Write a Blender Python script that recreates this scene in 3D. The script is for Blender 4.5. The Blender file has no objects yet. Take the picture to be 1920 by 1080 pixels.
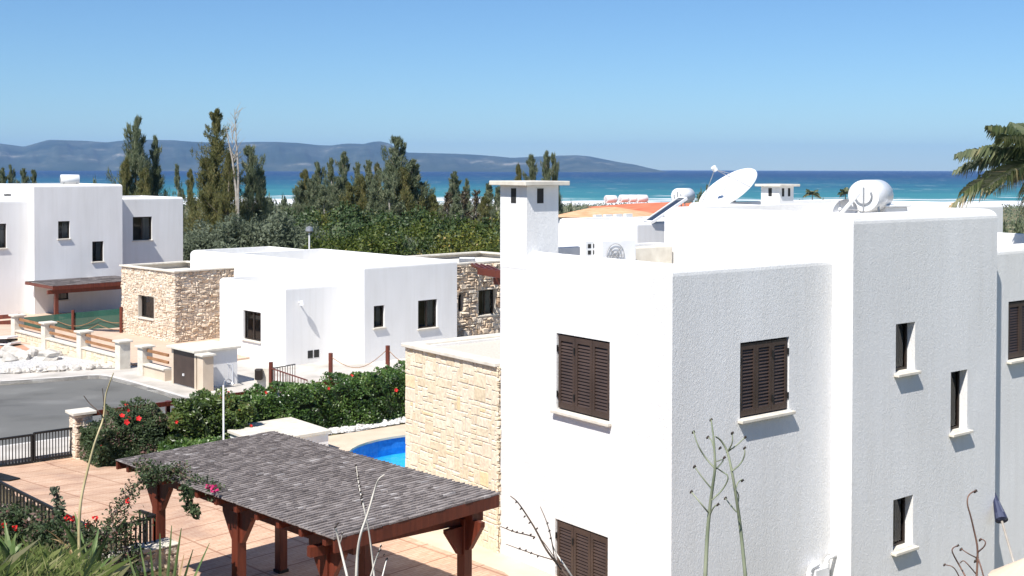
import bpy, math, random
import numpy as np
from mathutils import Vector, Matrix
from mathutils.geometry import delaunay_2d_cdt
random.seed(7); rng = np.random.default_rng(7)
C = bpy.context.scene.collection
PI = math.pi
# ------------------------------------------------------------------ camera
F_PX, PITCH, ROLL, PY0, CZ = 2226.0, math.radians(0.95), math.radians(0.15), 352.5, 7.84
cr, sr = math.cos(ROLL), math.sin(ROLL)
R0 = Vector((1, 0, 0)); FW = Vector((0, math.cos(PITCH), -math.sin(PITCH))); U0 = Vector((0, math.sin(PITCH), math.cos(PITCH)))
RX = R0*cr + U0*sr; UP = U0*cr - R0*sr
cam = bpy.data.cameras.new('camera'); camo = bpy.data.objects.new('camera', cam); C.objects.link(camo)
cam.sensor_width = 36; cam.sensor_fit = 'HORIZONTAL'; cam.lens = 36*F_PX/1920
cam.shift_y = -(540-PY0)/1920
cam.clip_start = 0.1; cam.clip_end = 90000
M = Matrix.Identity(4)
for i in range(3):
    M[i][0] = RX[i]; M[i][1] = UP[i]; M[i][2] = -FW[i]
M[2][3] = CZ
camo.matrix_world = M
bpy.context.scene.camera = camo
# ------------------------------------------------------------------ sky, sun, exposure
SUNV = Vector((-0.338, -0.656, 1.0)).normalized()
el = math.asin(SUNV.z); az = math.atan2(SUNV.x, SUNV.y)
w = bpy.data.worlds.new('World'); bpy.context.scene.world = w; w.use_nodes = True
nt = w.node_tree; bg = nt.nodes['Background']
sky = nt.nodes.new('ShaderNodeTexSky'); sky.sky_type = 'NISHITA'; sky.sun_disc = False
sky.sun_elevation = el; sky.sun_rotation = az; sky.altitude = 0; sky.air_density = 1.0; sky.dust_density = 0; sky.ozone_density = 3.0
hs = nt.nodes.new('ShaderNodeMix'); hs.data_type = 'RGBA'; hs.blend_type = 'MULTIPLY'; hs.inputs[0].default_value = 1; hs.inputs[7].default_value = (.59, .80, 1.01, 1)   # clear deep-blue air
nt.links.new(sky.outputs[0], hs.inputs[6]); nt.links.new(hs.outputs[2], bg.inputs[0]); bg.inputs[1].default_value = 0.080
sl = bpy.data.lights.new('sun', 'SUN'); sl.energy = 4.9; sl.angle = math.radians(0.53); sl.color = (1.0, 0.955, 0.89)
so = bpy.data.objects.new('sun', sl); C.objects.link(so)
so.rotation_euler = SUNV.to_track_quat('Z', 'Y').to_euler(); so.location = SUNV*60
vs = bpy.context.scene.view_settings
vs.view_transform = 'Standard'; vs.look = 'None'; vs.exposure = 0.57; vs.gamma = 1; vs.use_curve_mapping = False
bpy.context.scene.cycles.volume_bounces = 0
bpy.context.scene.cycles.max_bounces = 8
bpy.context.scene.cycles.transparent_max_bounces = 12
# ------------------------------------------------------------------ pixel -> place (used once, to read real positions off the photograph)
def ray(px, py):
    return (RX*((px-960)/F_PX) + UP*((PY0-py)/F_PX) + FW)
TZ = [(-50,1.2),(23,1.2),(28,.75),(34,.7),(40,0),(62,0),(80,-1.5),(200,-6),(500,-14),(1050,-26),(1180,-28.6),(1300,-31)]
def tz(D):
    for (a, za), (b, zb) in zip(TZ, TZ[1:]):
        if D <= b: return za+(zb-za)*(D-a)/(b-a) if D > a else za
    return TZ[-1][1]
def at_z(px, py, z):
    d = ray(px, py); t = (z-CZ)/d.z; return Vector((d.x*t, d.y*t, z))
def G(px, py):
    z = 0.5
    for _ in range(40): p = at_z(px, py, z); z = .5*z+.5*tz(p.y)
    return Vector((p.x, p.y))
def at_D(px, py, D):
    d = ray(px, py); t = D/d.y; return Vector((d.x*t, D, CZ+d.z*t))
def zat(px, py, D): return at_D(px, py, D).z
class Fr:
    def __init__(s, x, y, deg):
        s.o = Vector((x, y)); a = math.radians(deg); s.deg = deg
        s.eu = Vector((math.cos(a), math.sin(a))); s.ev = Vector((-math.sin(a), math.cos(a)))
    def P(s, u, v, z): q = s.o+s.eu*u+s.ev*v; return Vector((q.x, q.y, z))
    def loc(s, p): q = Vector((p[0], p[1]))-s.o; return q.dot(s.eu), q.dot(s.ev)
    def on_v(s, v, px, py):
        d = ray(px, py); h = Vector((d.x, d.y)); t = (s.o+s.ev*v).dot(s.ev)/h.dot(s.ev)
        q = h*t-s.o; return q.dot(s.eu), CZ+d.z*t
    def on_u(s, u, px, py):
        d = ray(px, py); h = Vector((d.x, d.y)); t = (s.o+s.eu*u).dot(s.eu)/h.dot(s.eu)
        q = h*t-s.o; return q.dot(s.ev), CZ+d.z*t
# ------------------------------------------------------------------ materials
def lin(r, g, b):
    f = lambda c: (c/255/12.92 if c <= 10 else ((c/255+.055)/1.055)**2.4)
    return (f(r), f(g), f(b), 1)
class Mt:
    def __init__(s, name):
        s.m = bpy.data.materials.new(name); s.m.use_nodes = True; s.t = s.m.node_tree
        s.b = s.t.nodes['Principled BSDF']
    def n(s, ty, **k):
        nd = s.t.nodes.new(ty)
        for a, v in k.items():
            if a in nd.inputs: nd.inputs[a].default_value = v
            else: setattr(nd, a, v)
        return nd
    def l(s, a, b): s.t.links.new(a, b)
def ramp(M_, fac, stops):
    r = M_.n('ShaderNodeValToRGB'); e = r.color_ramp.elements
    while len(e) < len(stops): e.new(.5)
    for i, (p, c) in enumerate(stops): e[i].position = p; e[i].color = c
    M_.l(fac, r.inputs[0]); return r
def noise_mat(name, stops, scale=4, detail=5, rough=.8, bump=0, bscale=None, stretch=(1,1,1), dist=.02, spec=.3, metal=0, coord='Object', bstretch=None):
    m = Mt(name); tc = m.n('ShaderNodeTexCoord'); mp = m.n('ShaderNodeMapping'); mp.inputs['Scale'].default_value = stretch
    m.l(tc.outputs[coord], mp.inputs[0])
    nz = m.n('ShaderNodeTexNoise', Scale=scale, Detail=detail); m.l(mp.outputs[0], nz.inputs['Vector'])
    r = ramp(m, nz.outputs['Fac'], stops); m.l(r.outputs[0], m.b.inputs['Base Color'])
    m.b.inputs['Roughness'].default_value = rough; m.b.inputs['Metallic'].default_value = metal
    m.b.inputs['Specular IOR Level'].default_value = spec
    if bump:
        n2 = m.n('ShaderNodeTexNoise', Scale=bscale or scale*3, Detail=6)
        mp2 = m.n('ShaderNodeMapping'); mp2.inputs['Scale'].default_value = bstretch or stretch; m.l(tc.outputs[coord], mp2.inputs[0])
        m.l(mp2.outputs[0], n2.inputs['Vector'])
        bp = m.n('ShaderNodeBump', Strength=bump, Distance=dist); m.l(n2.outputs['Fac'], bp.inputs['Height']); m.l(bp.outputs[0], m.b.inputs['Normal'])
    return m.m
def g(v, a=1.0, b=1.0): return (v, v*a, v*b, 1)
def tint_mat(name, stops, rough=.8, transl=0, spec=.3, bump=0, bscale=20, dist=.02):
    m = Mt(name); at = m.n('ShaderNodeAttribute'); at.attribute_name = 'tint'
    r = ramp(m, at.outputs['Fac'], stops); m.l(r.outputs[0], m.b.inputs['Base Color'])
    m.b.inputs['Roughness'].default_value = rough; m.b.inputs['Specular IOR Level'].default_value = spec
    if bump:
        tc = m.n('ShaderNodeTexCoord'); n2 = m.n('ShaderNodeTexNoise', Scale=bscale, Detail=6); m.l(tc.outputs['Object'], n2.inputs['Vector'])
        bp = m.n('ShaderNodeBump', Strength=bump, Distance=dist); m.l(n2.outputs['Fac'], bp.inputs['Height']); m.l(bp.outputs[0], m.b.inputs['Normal'])
        mx = m.n('ShaderNodeMix', data_type='RGBA', blend_type='MULTIPLY'); mx.inputs[0].default_value = .5
        m.l(r.outputs[0], mx.inputs[6]); rr = ramp(m, n2.outputs['Fac'], [(.35, g(.6)), (.65, g(1.15))]); m.l(rr.outputs[0], mx.inputs[7]); m.l(mx.outputs[2], m.b.inputs['Base Color'])
    if transl:
        tr = m.n('ShaderNodeBsdfTranslucent'); m.l(r.outputs[0], tr.inputs[0]); ms = m.n('ShaderNodeMixShader'); ms.inputs[0].default_value = transl
        out = m.t.nodes['Material Output']; m.l(m.b.outputs[0], ms.inputs[1]); m.l(tr.outputs[0], ms.inputs[2]); m.l(ms.outputs[0], out.inputs['Surface'])
    return m.m
MAT = {}
def stucco(name, base, far=False):
    m = Mt(name); tc = m.n('ShaderNodeTexCoord')
    mp = m.n('ShaderNodeMapping'); mp.inputs['Scale'].default_value = (1, 1, .45); m.l(tc.outputs['Object'], mp.inputs[0])
    n1 = m.n('ShaderNodeTexNoise', Scale=24.0, Detail=6, Roughness=.7, Distortion=1.6); m.l(mp.outputs[0], n1.inputs['Vector'])
    n3 = m.n('ShaderNodeTexNoise', Scale=.7, Detail=4); m.l(mp.outputs[0], n3.inputs['Vector'])
    r = ramp(m, n3.outputs['Fac'], [(.3, g(base*.90, .995, .98)), (.7, g(base*1.01, .998, .99))]); 
    mp4 = m.n('ShaderNodeMapping'); mp4.inputs['Scale'].default_value = (6, 6, .35); m.l(tc.outputs['Object'], mp4.inputs[0])
    n4 = m.n('ShaderNodeTexNoise', Scale=1.0, Detail=5); m.l(mp4.outputs[0], n4.inputs['Vector'])
    r4 = ramp(m, n4.outputs['Fac'], [(.36, g(.97, .997, .99)), (.55, g(1))])
    mx = m.n('ShaderNodeMix', data_type='RGBA', blend_type='MULTIPLY'); mx.inputs[0].default_value = 1
    m.l(r.outputs[0], mx.inputs[6]); m.l(r4.outputs[0], mx.inputs[7]); m.l(mx.outputs[2], m.b.inputs['Base Color'])
    m.b.inputs['Roughness'].default_value = .9; m.b.inputs['Specular IOR Level'].default_value = .15
    bp = m.n('ShaderNodeBump', Strength=.2 if far else .6, Distance=.02 if far else .02); m.l(n1.outputs['Fac'], bp.inputs['Height']); m.l(bp.outputs[0], m.b.inputs['Normal'])
    return m.m
MAT['stucco'] = stucco('rough_white_stucco', .8)
MAT['stucco_far'] = stucco('white_stucco', .8, True)
MAT['roofcream'] = noise_mat('cream_roof_screed', [(.3, g(.5, .95, .85)), (.7, g(.66, .96, .88))], 3, 5, .9, .4, 40, dist=.01)
MAT['coping'] = noise_mat('limestone_coping', [(.3, g(.56, .92, .78)), (.7, g(.70, .94, .82))], 5, 5, .8, .2, 30, dist=.005)
MAT['stone'] = tint_mat('cut_limestone', [(0, g(.66, .83, .58)), (.4, g(.74, .85, .63)), (.7, g(.77, .88, .69)), (.96, g(.76, .82, .62)), (1, g(.74, .78, .42))], .9, bump=.2, bscale=18, dist=.012)
MAT['mortar'] = noise_mat('lime_mortar', [(.3, g(.5, .9, .76)), (.7, g(.6, .92, .8))], 20)
MAT['rubble'] = tint_mat('rough_sandstone', [(0, g(.46, .72, .5)), (.08, g(.60, .79, .58)), (.5, g(.72, .84, .66)), (1, g(.78, .88, .72))], .95, bump=1.0, bscale=9, dist=.06)
MAT['wood'] = noise_mat('red_brown_stained_wood', [(.3, (.085, .018, .010, 1)), (.7, (.16, .036, .018, 1))], 3, 6, .45, .3, 8, (6, 6, .6), .004, .5)
MAT['woodpale'] = noise_mat('weathered_orange_wood', [(.3, (.22, .10, .04, 1)), (.7, (.38, .2, .1, 1))], 3, 6, .7, .3, 8, (1, 1, 6), .004)
MAT['shingle'] = tint_mat('grey_bitumen_shingle', [(0, g(.17, .87, .82)), (.5, g(.25, .88, .83)), (.9, g(.33, .90, .85)), (1, g(.42, .93, .89))], .92, bump=.6, bscale=50, dist=.01)
MAT['shutter'] = noise_mat('brown_painted_shutter', [(.3, (.046, .030, .024, 1)), (.7, (.066, .043, .034, 1))], 3, 4, .5, 0, spec=.4)
MAT['shutter_rail'] = MAT['shutter']
MAT['frame'] = noise_mat('dark_brown_aluminium', [(.3, (.022, .016, .013, 1)), (.7, (.034, .025, .02, 1))], 3, 4, .4)
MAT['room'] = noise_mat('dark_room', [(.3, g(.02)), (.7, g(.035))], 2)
MAT['curtain'] = noise_mat('grey_curtain', [(.3, g(.22)), (.7, g(.38, .98, .95))], 3, 3, .9, 0, stretch=(9, 9, .2))
MAT['metal_black'] = noise_mat('black_painted_iron', [(.3, g(.012)), (.7, g(.02))], 4, 3, .5)
MAT['metal_white'] = noise_mat('white_enamel', [(.3, g(.72)), (.7, g(.82))], 3, 3, .3, spec=.5)
MAT['metal_grey'] = noise_mat('grey_galvanised_metal', [(.3, g(.3, 1, 1.02)), (.7, g(.45, 1, 1.02))], 6, 4, .4, metal=.6)
MAT['bluegate'] = noise_mat('pale_blue_grey_paint', [(.3, g(.36, 1.05, 1.15)), (.7, g(.5, 1.04, 1.12))], 6, 4, .5)
MAT['panel'] = noise_mat('dark_solar_glass', [(.3, (.02, .03, .045, 1)), (.7, (.04, .05, .07, 1))], 4, 3, .1, spec=.6)
MAT['asphalt'] = noise_mat('grey_asphalt', [(.3, g(.10, 1, .95)), (.45, g(.135, 1, .95)), (.55, g(.14, 1, .95)), (.7, g(.185, 1, .95))], .45, 9, .9, .3, 60, dist=.01)
MAT['pave'] = noise_mat('pale_concrete_paving', [(.28, g(.36, .93, .82)), (.5, g(.50, .93, .84)), (.72, g(.60, .94, .86))], .9, 8, .9, .3, 20, dist=.01)
MAT['kerb'] = noise_mat('pale_kerb_concrete', [(.3, g(.52, .96, .9)), (.7, g(.66, .96, .9))], 2, 5, .9)
MAT['deck'] = noise_mat('cream_pool_deck_stone', [(.3, g(.54, .80, .60)), (.7, g(.64, .83, .65))], 1.5, 6, .85, .2, 20, dist=.006)
MAT['earth'] = noise_mat('dry_earth_with_scrub', [(.25, (.06, .075, .025, 1)), (.5, (.16, .14, .07, 1)), (.75, (.28, .23, .14, 1))], .35, 8, .95, .5, 6, dist=.05)
MAT['soil'] = noise_mat('brown_bank_soil', [(.3, (.06, .05, .025, 1)), (.7, (.17, .13, .07, 1))], 1.6, 8, .95, .6, 14, dist=.04)
MAT['gravel'] = noise_mat('white_gravel', [(.35, g(.38, .97, .92)), (.6, g(.72, .98, .95))], 22, 4, .9, 1.0, 26, dist=.05)
MAT['pebble'] = tint_mat('white_pebble', [(0, g(.42, .97, .92)), (.5, g(.62, .98, .94)), (1, g(.76, .98, .95))], .8)
MAT['rock'] = noise_mat('pale_limestone_rock', [(.3, g(.38, .93, .82)), (.7, g(.62, .95, .87))], 3, 6, .9, .6, 8, dist=.04)
MAT['water'] = None
def terracotta():
    m = Mt('stamped_terracotta_concrete'); tc = m.n('ShaderNodeTexCoord'); mp = m.n('ShaderNodeMapping'); mp.inputs['Rotation'].default_value = (0, 0, math.radians(-45)); m.l(tc.outputs['Object'], mp.inputs[0])
    br = m.n('ShaderNodeTexBrick', Scale=1.0); br.inputs['Brick Width'].default_value = .22; br.inputs['Row Height'].default_value = .075; br.inputs['Mortar Size'].default_value = .006
    br.inputs['Color1'].default_value = (.53, .345, .235, 1); br.inputs['Color2'].default_value = (.60, .42, .295, 1); br.inputs['Mortar'].default_value = (.46, .26, .175, 1)
    m.l(mp.outputs[0], br.inputs['Vector'])
    b2 = m.n('ShaderNodeTexBrick', Scale=1.0); b2.offset = 0; b2.inputs['Brick Width'].default_value = 1.35; b2.inputs['Row Height'].default_value = .75; b2.inputs['Mortar Size'].default_value = .022
    b2.inputs['Color1'].default_value = g(1); b2.inputs['Color2'].default_value = g(.93); b2.inputs['Mortar'].default_value = (.66, .56, .52, 1); m.l(mp.outputs[0], b2.inputs['Vector'])
    nz = m.n('ShaderNodeTexNoise', Scale=1.3, Detail=6); m.l(tc.outputs['Object'], nz.inputs['Vector'])
    r = ramp(m, nz.outputs['Fac'], [(.3, (.80, .80, .84, 1)), (.5, g(1)), (.72, (1.12, 1.2, 1.25, 1))])
    a = m.n('ShaderNodeMix', data_type='RGBA', blend_type='MULTIPLY'); a.inputs[0].default_value = 1; m.l(br.outputs[0], a.inputs[6]); m.l(b2.outputs[0], a.inputs[7])
    b = m.n('ShaderNodeMix', data_type='RGBA', blend_type='MULTIPLY'); b.inputs[0].default_value = 1; m.l(a.outputs[2], b.inputs[6]); m.l(r.outputs[0], b.inputs[7])
    m.l(b.outputs[2], m.b.inputs['Base Color']); m.b.inputs['Roughness'].default_value = .8; m.b.inputs['Specular IOR Level'].default_value = .25
    bp = m.n('ShaderNodeBump', Strength=.3, Distance=.01); m.l(br.outputs['Fac'], bp.inputs['Height']); bp.invert = True; m.l(bp.outputs[0], m.b.inputs['Normal'])
    return m.m
MAT['terracotta'] = terracotta()
def glass():
    m = Mt('window_glass'); tr = m.n('ShaderNodeBsdfTransparent'); tr.inputs[0].default_value = (.75, .8, .8, 1)
    gl = m.n('ShaderNodeBsdfGlossy', Roughness=.03); fr = m.n('ShaderNodeFresnel', IOR=1.5); ms = m.n('ShaderNodeMixShader')
    m.l(fr.outputs[0], ms.inputs[0]); m.l(tr.outputs[0], ms.inputs[1]); m.l(gl.outputs[0], ms.inputs[2]); m.l(ms.outputs[0], m.t.nodes['Material Output'].inputs['Surface'])
    return m.m
MAT['glass'] = glass()
def netmat():
    m = Mt('green_shade_net'); tr = m.n('ShaderNodeBsdfTransparent'); ms = m.n('ShaderNodeMixShader'); ms.inputs[0].default_value = .94
    tc = m.n('ShaderNodeTexCoord'); nz = m.n('ShaderNodeTexNoise', Scale=.8, Detail=3); m.l(tc.outputs['Object'], nz.inputs['Vector'])
    r = ramp(m, nz.outputs['Fac'], [(.3, (.006, .05, .034, 1)), (.7, (.01, .075, .05, 1))]); m.l(r.outputs[0], m.b.inputs['Base Color']); m.b.inputs['Roughness'].default_value = .9
    m.l(tr.outputs[0], ms.inputs[1]); m.l(m.b.outputs[0], ms.inputs[2]); m.l(ms.outputs[0], m.t.nodes['Material Output'].inputs['Surface'])
    return m.m
MAT['net'] = netmat()
LEAF = {
 'casuarina': tint_mat('casuarina_needles', [(0, (0.070, 0.095, 0.050, 1)), (.5, (0.210, 0.252, 0.147, 1)), (.9, (0.350, 0.364, 0.238, 1)), (1, (0.420, 0.378, 0.252, 1))], .8, .5),
 'gold': tint_mat('yellow_green_needles', [(0, (0.074, 0.088, 0.030, 1)), (.5, (0.203, 0.209, 0.081, 1)), (1, (0.351, 0.297, 0.135, 1))], .8, .5),
 'brown': tint_mat('dry_brown_twigs', [(0, (.05, .045, .025, 1)), (.5, (.11, .09, .055, 1)), (1, (.19, .15, .10, 1))], .9, .1),
 'olive': tint_mat('olive_leaves', [(0, (0.066, 0.084, 0.048, 1)), (.5, (0.150, 0.180, 0.114, 1)), (1, (0.264, 0.300, 0.216, 1))], .7, .45),
 'citrus': tint_mat('citrus_leaves', [(0, (0.025, 0.046, 0.009, 1)), (.45, (0.075, 0.109, 0.018, 1)), (.8, (0.149, 0.184, 0.034, 1)), (1, (0.276, 0.241, 0.046, 1))], .5, .4, spec=.4),
 'citrusdark': tint_mat('dark_citrus_leaves', [(0, (0.019, 0.039, 0.013, 1)), (.5, (0.052, 0.088, 0.026, 1)), (.9, (0.098, 0.130, 0.046, 1)), (1, (0.156, 0.169, 0.065, 1))], .5, .2, spec=.4),
 'citrusgold': tint_mat('golden_citrus_leaves', [(0, (.03, .045, .008, 1)), (.5, (.10, .125, .018, 1)), (.85, (.2, .2, .035, 1)), (1, (.3, .2, .05, 1))], .5, .25, spec=.4),
 'hedge': tint_mat('hibiscus_leaves', [(0, (.022, .05, .012, 1)), (.5, (.075, .145, .028, 1)), (.85, (.12, .2, .045, 1)), (1, (.22, .27, .09, 1))], .35, .2, spec=.6),
 'hedgeloose': tint_mat('pale_hibiscus_leaves', [(0, (.03, .05, .012, 1)), (.5, (.075, .12, .025, 1)), (.85, (.14, .19, .05, 1)), (1, (.2, .1, .03, 1))], .4, .25, spec=.5),
 'vine': tint_mat('bougainvillea_leaves', [(0, (.02, .035, .015, 1)), (.4, (.045, .075, .028, 1)), (.75, (.09, .12, .055, 1)), (.88, (.16, .07, .06, 1)), (1, (.3, .24, .2, 1))], .6, .2),
 'grass': tint_mat('grass_blades', [(0, (.07, .10, .025, 1)), (.5, (.15, .20, .055, 1)), (.8, (.27, .29, .11, 1)), (1, (.45, .40, .22, 1))], .6, .25),
 'palm': tint_mat('palm_leaflets', [(0, (0.033, 0.052, 0.023, 1)), (.5, (0.091, 0.117, 0.046, 1)), (.8, (0.208, 0.208, 0.104, 1)), (1, (0.416, 0.299, 0.156, 1))], .45, .2, spec=.5),
 'aloe': tint_mat('aloe_blades', [(0, (.05, .09, .03, 1)), (.5, (.10, .16, .05, 1)), (1, (.2, .24, .1, 1))], .5, .1),
 'drypalm': tint_mat('dry_blades', [(0, (.2, .12, .05, 1)), (1, (.4, .28, .15, 1))], .7, .1),
}
MAT['bark'] = noise_mat('grey_brown_bark', [(.3, (.09, .075, .055, 1)), (.7, (.26, .22, .17, 1))], 3, 6, .95, .5, 6, (1, 1, .3), .05)
MAT['barkpale'] = noise_mat('pale_dead_bark', [(.3, (.25, .22, .19, 1)), (.7, (.45, .42, .38, 1))], 3, 6, .95)
MAT['red'] = noise_mat('red_petals', [(.3, (.5, .012, .012, 1)), (.7, (.75, .03, .03, 1))], 8, 3, .6)
MAT['magenta'] = noise_mat('magenta_bracts', [(.3, (.35, .01, .09, 1)), (.7, (.5, .03, .14, 1))], 8, 3, .6)
# ------------------------------------------------------------------ mesh helpers
class MB:
    def __init__(s): s.v = []; s.f = []; s.t = []
    def q(s, *pts, t=.5):
        i = len(s.v); s.v += [tuple(p) for p in pts]; s.f.append(tuple(range(i, i+len(pts)))); s.t.append(t)
    def lbox(s, mp, a0, a1, b0, b1, z0, z1, t=.5):
        i = len(s.v)
        for z in (z0, z1):
            for a, b in ((a0, b0), (a1, b0), (a1, b1), (a0, b1)): s.v.append(tuple(mp(a, b, z)))
        for f in ((0, 3, 2, 1), (4, 5, 6, 7), (0, 1, 5, 4), (1, 2, 6, 5), (2, 3, 7, 6), (3, 0, 4, 7)): s.f.append(tuple(i+k for k in f)); s.t.append(t)
    def box(s, x0, x1, y0, y1, z0, z1): s.lbox(lambda a, b, z: (a, b, z), x0, x1, y0, y1, z0, z1)
    def tube(s, pts, r, seg=8, cap=True, t=.5):
        pts = [Vector(p) for p in pts]; n = len(pts); rs = r if isinstance(r, (list, tuple)) else [r]*n
        i0 = len(s.v); prev = None
        for k, p in enumerate(pts):
            d = (pts[min(k+1, n-1)]-pts[max(k-1, 0)]).normalized()
            if prev is None: a = d.orthogonal().normalized()
            else: a = (prev-d*prev.dot(d)).normalized()
            prev = a; b = d.cross(a)
            for j in range(seg):
                th = 2*PI*j/seg; s.v.append(tuple(p+(a*math.cos(th)+b*math.sin(th))*rs[k]))
        for k in range(n-1):
            for j in range(seg):
                a_ = i0+k*seg+j; b_ = i0+k*seg+(j+1) % seg; s.f.append((a_, b_, b_+seg, a_+seg)); s.t.append(t)
        if cap: s.f.append(tuple(i0+j for j in reversed(range(seg)))); s.t.append(t); s.f.append(tuple(i0+(n-1)*seg+j for j in range(seg))); s.t.append(t)
    def bar(s, p, q, w, h, up=(0, 0, 1)):
        p = Vector(p); q = Vector(q); d = (q-p).normalized(); upv = Vector(up)
        a = d.cross(upv).normalized(); b = a.cross(d).normalized(); i = len(s.v)
        for c in (p, q):
            for sa, sb in ((-1, -1), (1, -1), (1, 1), (-1, 1)): s.v.append(tuple(c+a*sa*w/2+b*sb*h/2))
        for f in ((0, 3, 2, 1), (4, 5, 6, 7), (0, 1, 5, 4), (1, 2, 6, 5), (2, 3, 7, 6), (3, 0, 4, 7)): s.f.append(tuple(i+k for k in f)); s.t.append(.5)
    def build(s, name, mat, parent=None, smooth=False, bevel=0, local=False):
        me = bpy.data.meshes.new(name); me.from_pydata(s.v, [], s.f); me.materials.append(mat)
        at = me.attributes.new('tint', 'FLOAT', 'FACE'); at.data.foreach_set('value', s.t)
        if smooth: me.polygons.foreach_set('use_smooth', [True]*len(s.f))
        me.update(); return link(name, me, parent, bevel, local)
def link(name, me, parent, bevel=0, local=False):
    o = bpy.data.objects.new(name, me); C.objects.link(o)
    if parent is not None:
        o.parent = parent
        if not local:
            r = parent
            while r.parent: r = r.parent
            o.matrix_parent_inverse = Matrix.Translation(-r.location) if parent == r else Matrix.Identity(4)
    if bevel:
        b = o.modifiers.new('bevel', 'BEVEL'); b.width = bevel; b.segments = 2; b.limit_method = 'ANGLE'; b.angle_limit = math.radians(40)
    return o
def tag(o, label=None, cat=None, group=None, kind=None):
    if label: o['label'] = label
    if cat: o['category'] = cat
    if group: o['group'] = group
    if kind: o['kind'] = kind
    return o
def thing(name, label, cat, loc=(0, 0, 0), group=None):
    o = bpy.data.objects.new(name, None); C.objects.link(o); o.location = loc; o.empty_display_size = .3
    return tag(o, label, cat, group)
def copy_tree(o, parent=None):
    c = o.copy(); C.objects.link(c); c.parent = parent
    for ch in list(o.children): copy_tree(ch, c)
    return c
def np_quads(name, V, mat, tints, parent=None, local=False):
    """V: (N,4,3) leaf quads"""
    n = V.shape[0]; me = bpy.data.meshes.new(name)
    me.vertices.add(n*4); me.vertices.foreach_set('co', V.reshape(-1).astype(np.float32))
    me.loops.add(n*4); me.loops.foreach_set('vertex_index', np.arange(n*4, dtype=np.int32))
    me.polygons.add(n); me.polygons.foreach_set('loop_start', np.arange(0, n*4, 4, dtype=np.int32)); me.polygons.foreach_set('loop_total', np.full(n, 4, dtype=np.int32))
    me.update(calc_edges=True); me.materials.append(mat)
    at = me.attributes.new('tint', 'FLOAT', 'FACE'); at.data.foreach_set('value', np.clip(tints, 0, 1).astype(np.float32))
    return link(name, me, parent, 0, local)
def unit(a): return a/np.maximum(np.linalg.norm(a, axis=-1, keepdims=True), 1e-9)
def leaves(P, L, W, axis=None, bias=0.0, flat=0.0, nrm=None):
    """leaf quads (kite) at points P, length L, width W; axis = preferred direction array"""
    n = len(P); d = rng.normal(size=(n, 3)); d = unit(d)
    if axis is not None: d = unit(d*(1-bias)+axis*bias)
    s = unit(np.cross(d, rng.normal(size=(n, 3))+np.array([0, 0, 1.0])*flat*3))
    if nrm is not None: s = unit(np.cross(d, nrm+rng.normal(size=(n, 3))*.45))
    L = L*rng.uniform(.6, 1.3, (n, 1)); W = W*rng.uniform(.6, 1.3, (n, 1))
    V = np.stack([P-d*L/2, P+s*W/2-d*L*.05, P+d*L/2, P-s*W/2-d*L*.05], axis=1)
    return V
# ------------------------------------------------------------------ ground sheets
def inpoly(x, y, poly):
    c = False; j = len(poly)-1
    for i in range(len(poly)):
        xi, yi = poly[i]; xj, yj = poly[j]
        if (yi > y) != (yj > y) and x < (xj-xi)*(y-yi)/(yj-yi)+xi: c = not c
        j = i
    return c
def sheet(name, poly, mat, dz, holes=(), skirt=0, zf=None, kind='structure'):
    zf = zf or tz
    vs_ = [Vector((p[0], p[1])) for p in poly]; ed = [(i, (i+1) % len(poly)) for i in range(len(poly))]
    for h in holes:
        b = len(vs_); vs_ += [Vector((p[0], p[1])) for p in h]; ed += [(b+i, b+(i+1) % len(h)) for i in range(len(h))]
    xs = [p[0] for p in poly]; ys = [p[1] for p in poly]
    for D, _ in TZ:
        if min(ys) < D < max(ys):
            b = len(vs_); vs_ += [Vector((min(xs)-1, D)), Vector((max(xs)+1, D))]; ed.append((b, b+1))
    V, E, Fc, *_ = delaunay_2d_cdt(vs_, ed, [], 0, 1e-5)
    m = MB(); m.v = [(v.x, v.y, zf(v.y)+dz) for v in V]
    for f in Fc:
        cx = sum(V[i].x for i in f)/3; cy = sum(V[i].y for i in f)/3
        if inpoly(cx, cy, poly) and not any(inpoly(cx, cy, h) for h in holes): m.f.append(tuple(f)); m.t.append(.5)
    if skirt:
        for i in range(len(poly)):
            a = Vector(poly[i][:2]); b = Vector(poly[(i+1) % len(poly)][:2]); k = max(1, int((b-a).length/1.5))
            for j in range(k):
                p = a+(b-a)*j/k; q = a+(b-a)*(j+1)/k
                m.q((p.x, p.y, zf(p.y)+dz), (q.x, q.y, zf(q.y)+dz), (q.x, q.y, zf(q.y)+dz-skirt), (p.x, p.y, zf(p.y)+dz-skirt))
    o = m.build(name, mat); tag(o, kind=kind); return o
POOL_C, POOL_A, POOL_B = Vector((-.9, 29.35)), 3.2, 2.62
def pool_pt(k, n, e=0):
    a = 2*PI*k/n; return (POOL_C.x+(POOL_A+e)*math.cos(a), POOL_C.y+(POOL_B+e)*math.sin(a))
def slope_z(x, D):
    def pl(P, D):
        for (a, za), (b, zb) in zip(P, P[1:]):
            if D <= b: return za+(zb-za)*max(0, (D-a))/(b-a)
        return P[-1][1]
    right = pl([(-4, 6.3), (2, 6.2), (3.5, 5.6), (7, 4.6), (9, 3.6), (12.2, 1.0), (14, .9)], D)
    left = pl([(-4, 6.3), (2, 6.2), (4.5, 6.06), (6.2, 5.77), (7.2, 5.45), (9, 4.5), (14, 2.6), (15.6, 2.15), (24, 2.1)], D)
    t = max(0, min(1, (-x-1.0-.15*max(0, D-6))/1.7)) if D < 10 else max(0, min(1, (-x-3.2)/1.6))
    t = t*t*(3-2*t)
    z = right+(left-right)*t
    if ((x+5.0)*.713+(D-17.2)*.70) > 0 and D > 14: z = .9
    return z+.05*math.sin(3.1*x+1.7*D)*math.sin(2.3*D-x)
exec_parts = True
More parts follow.
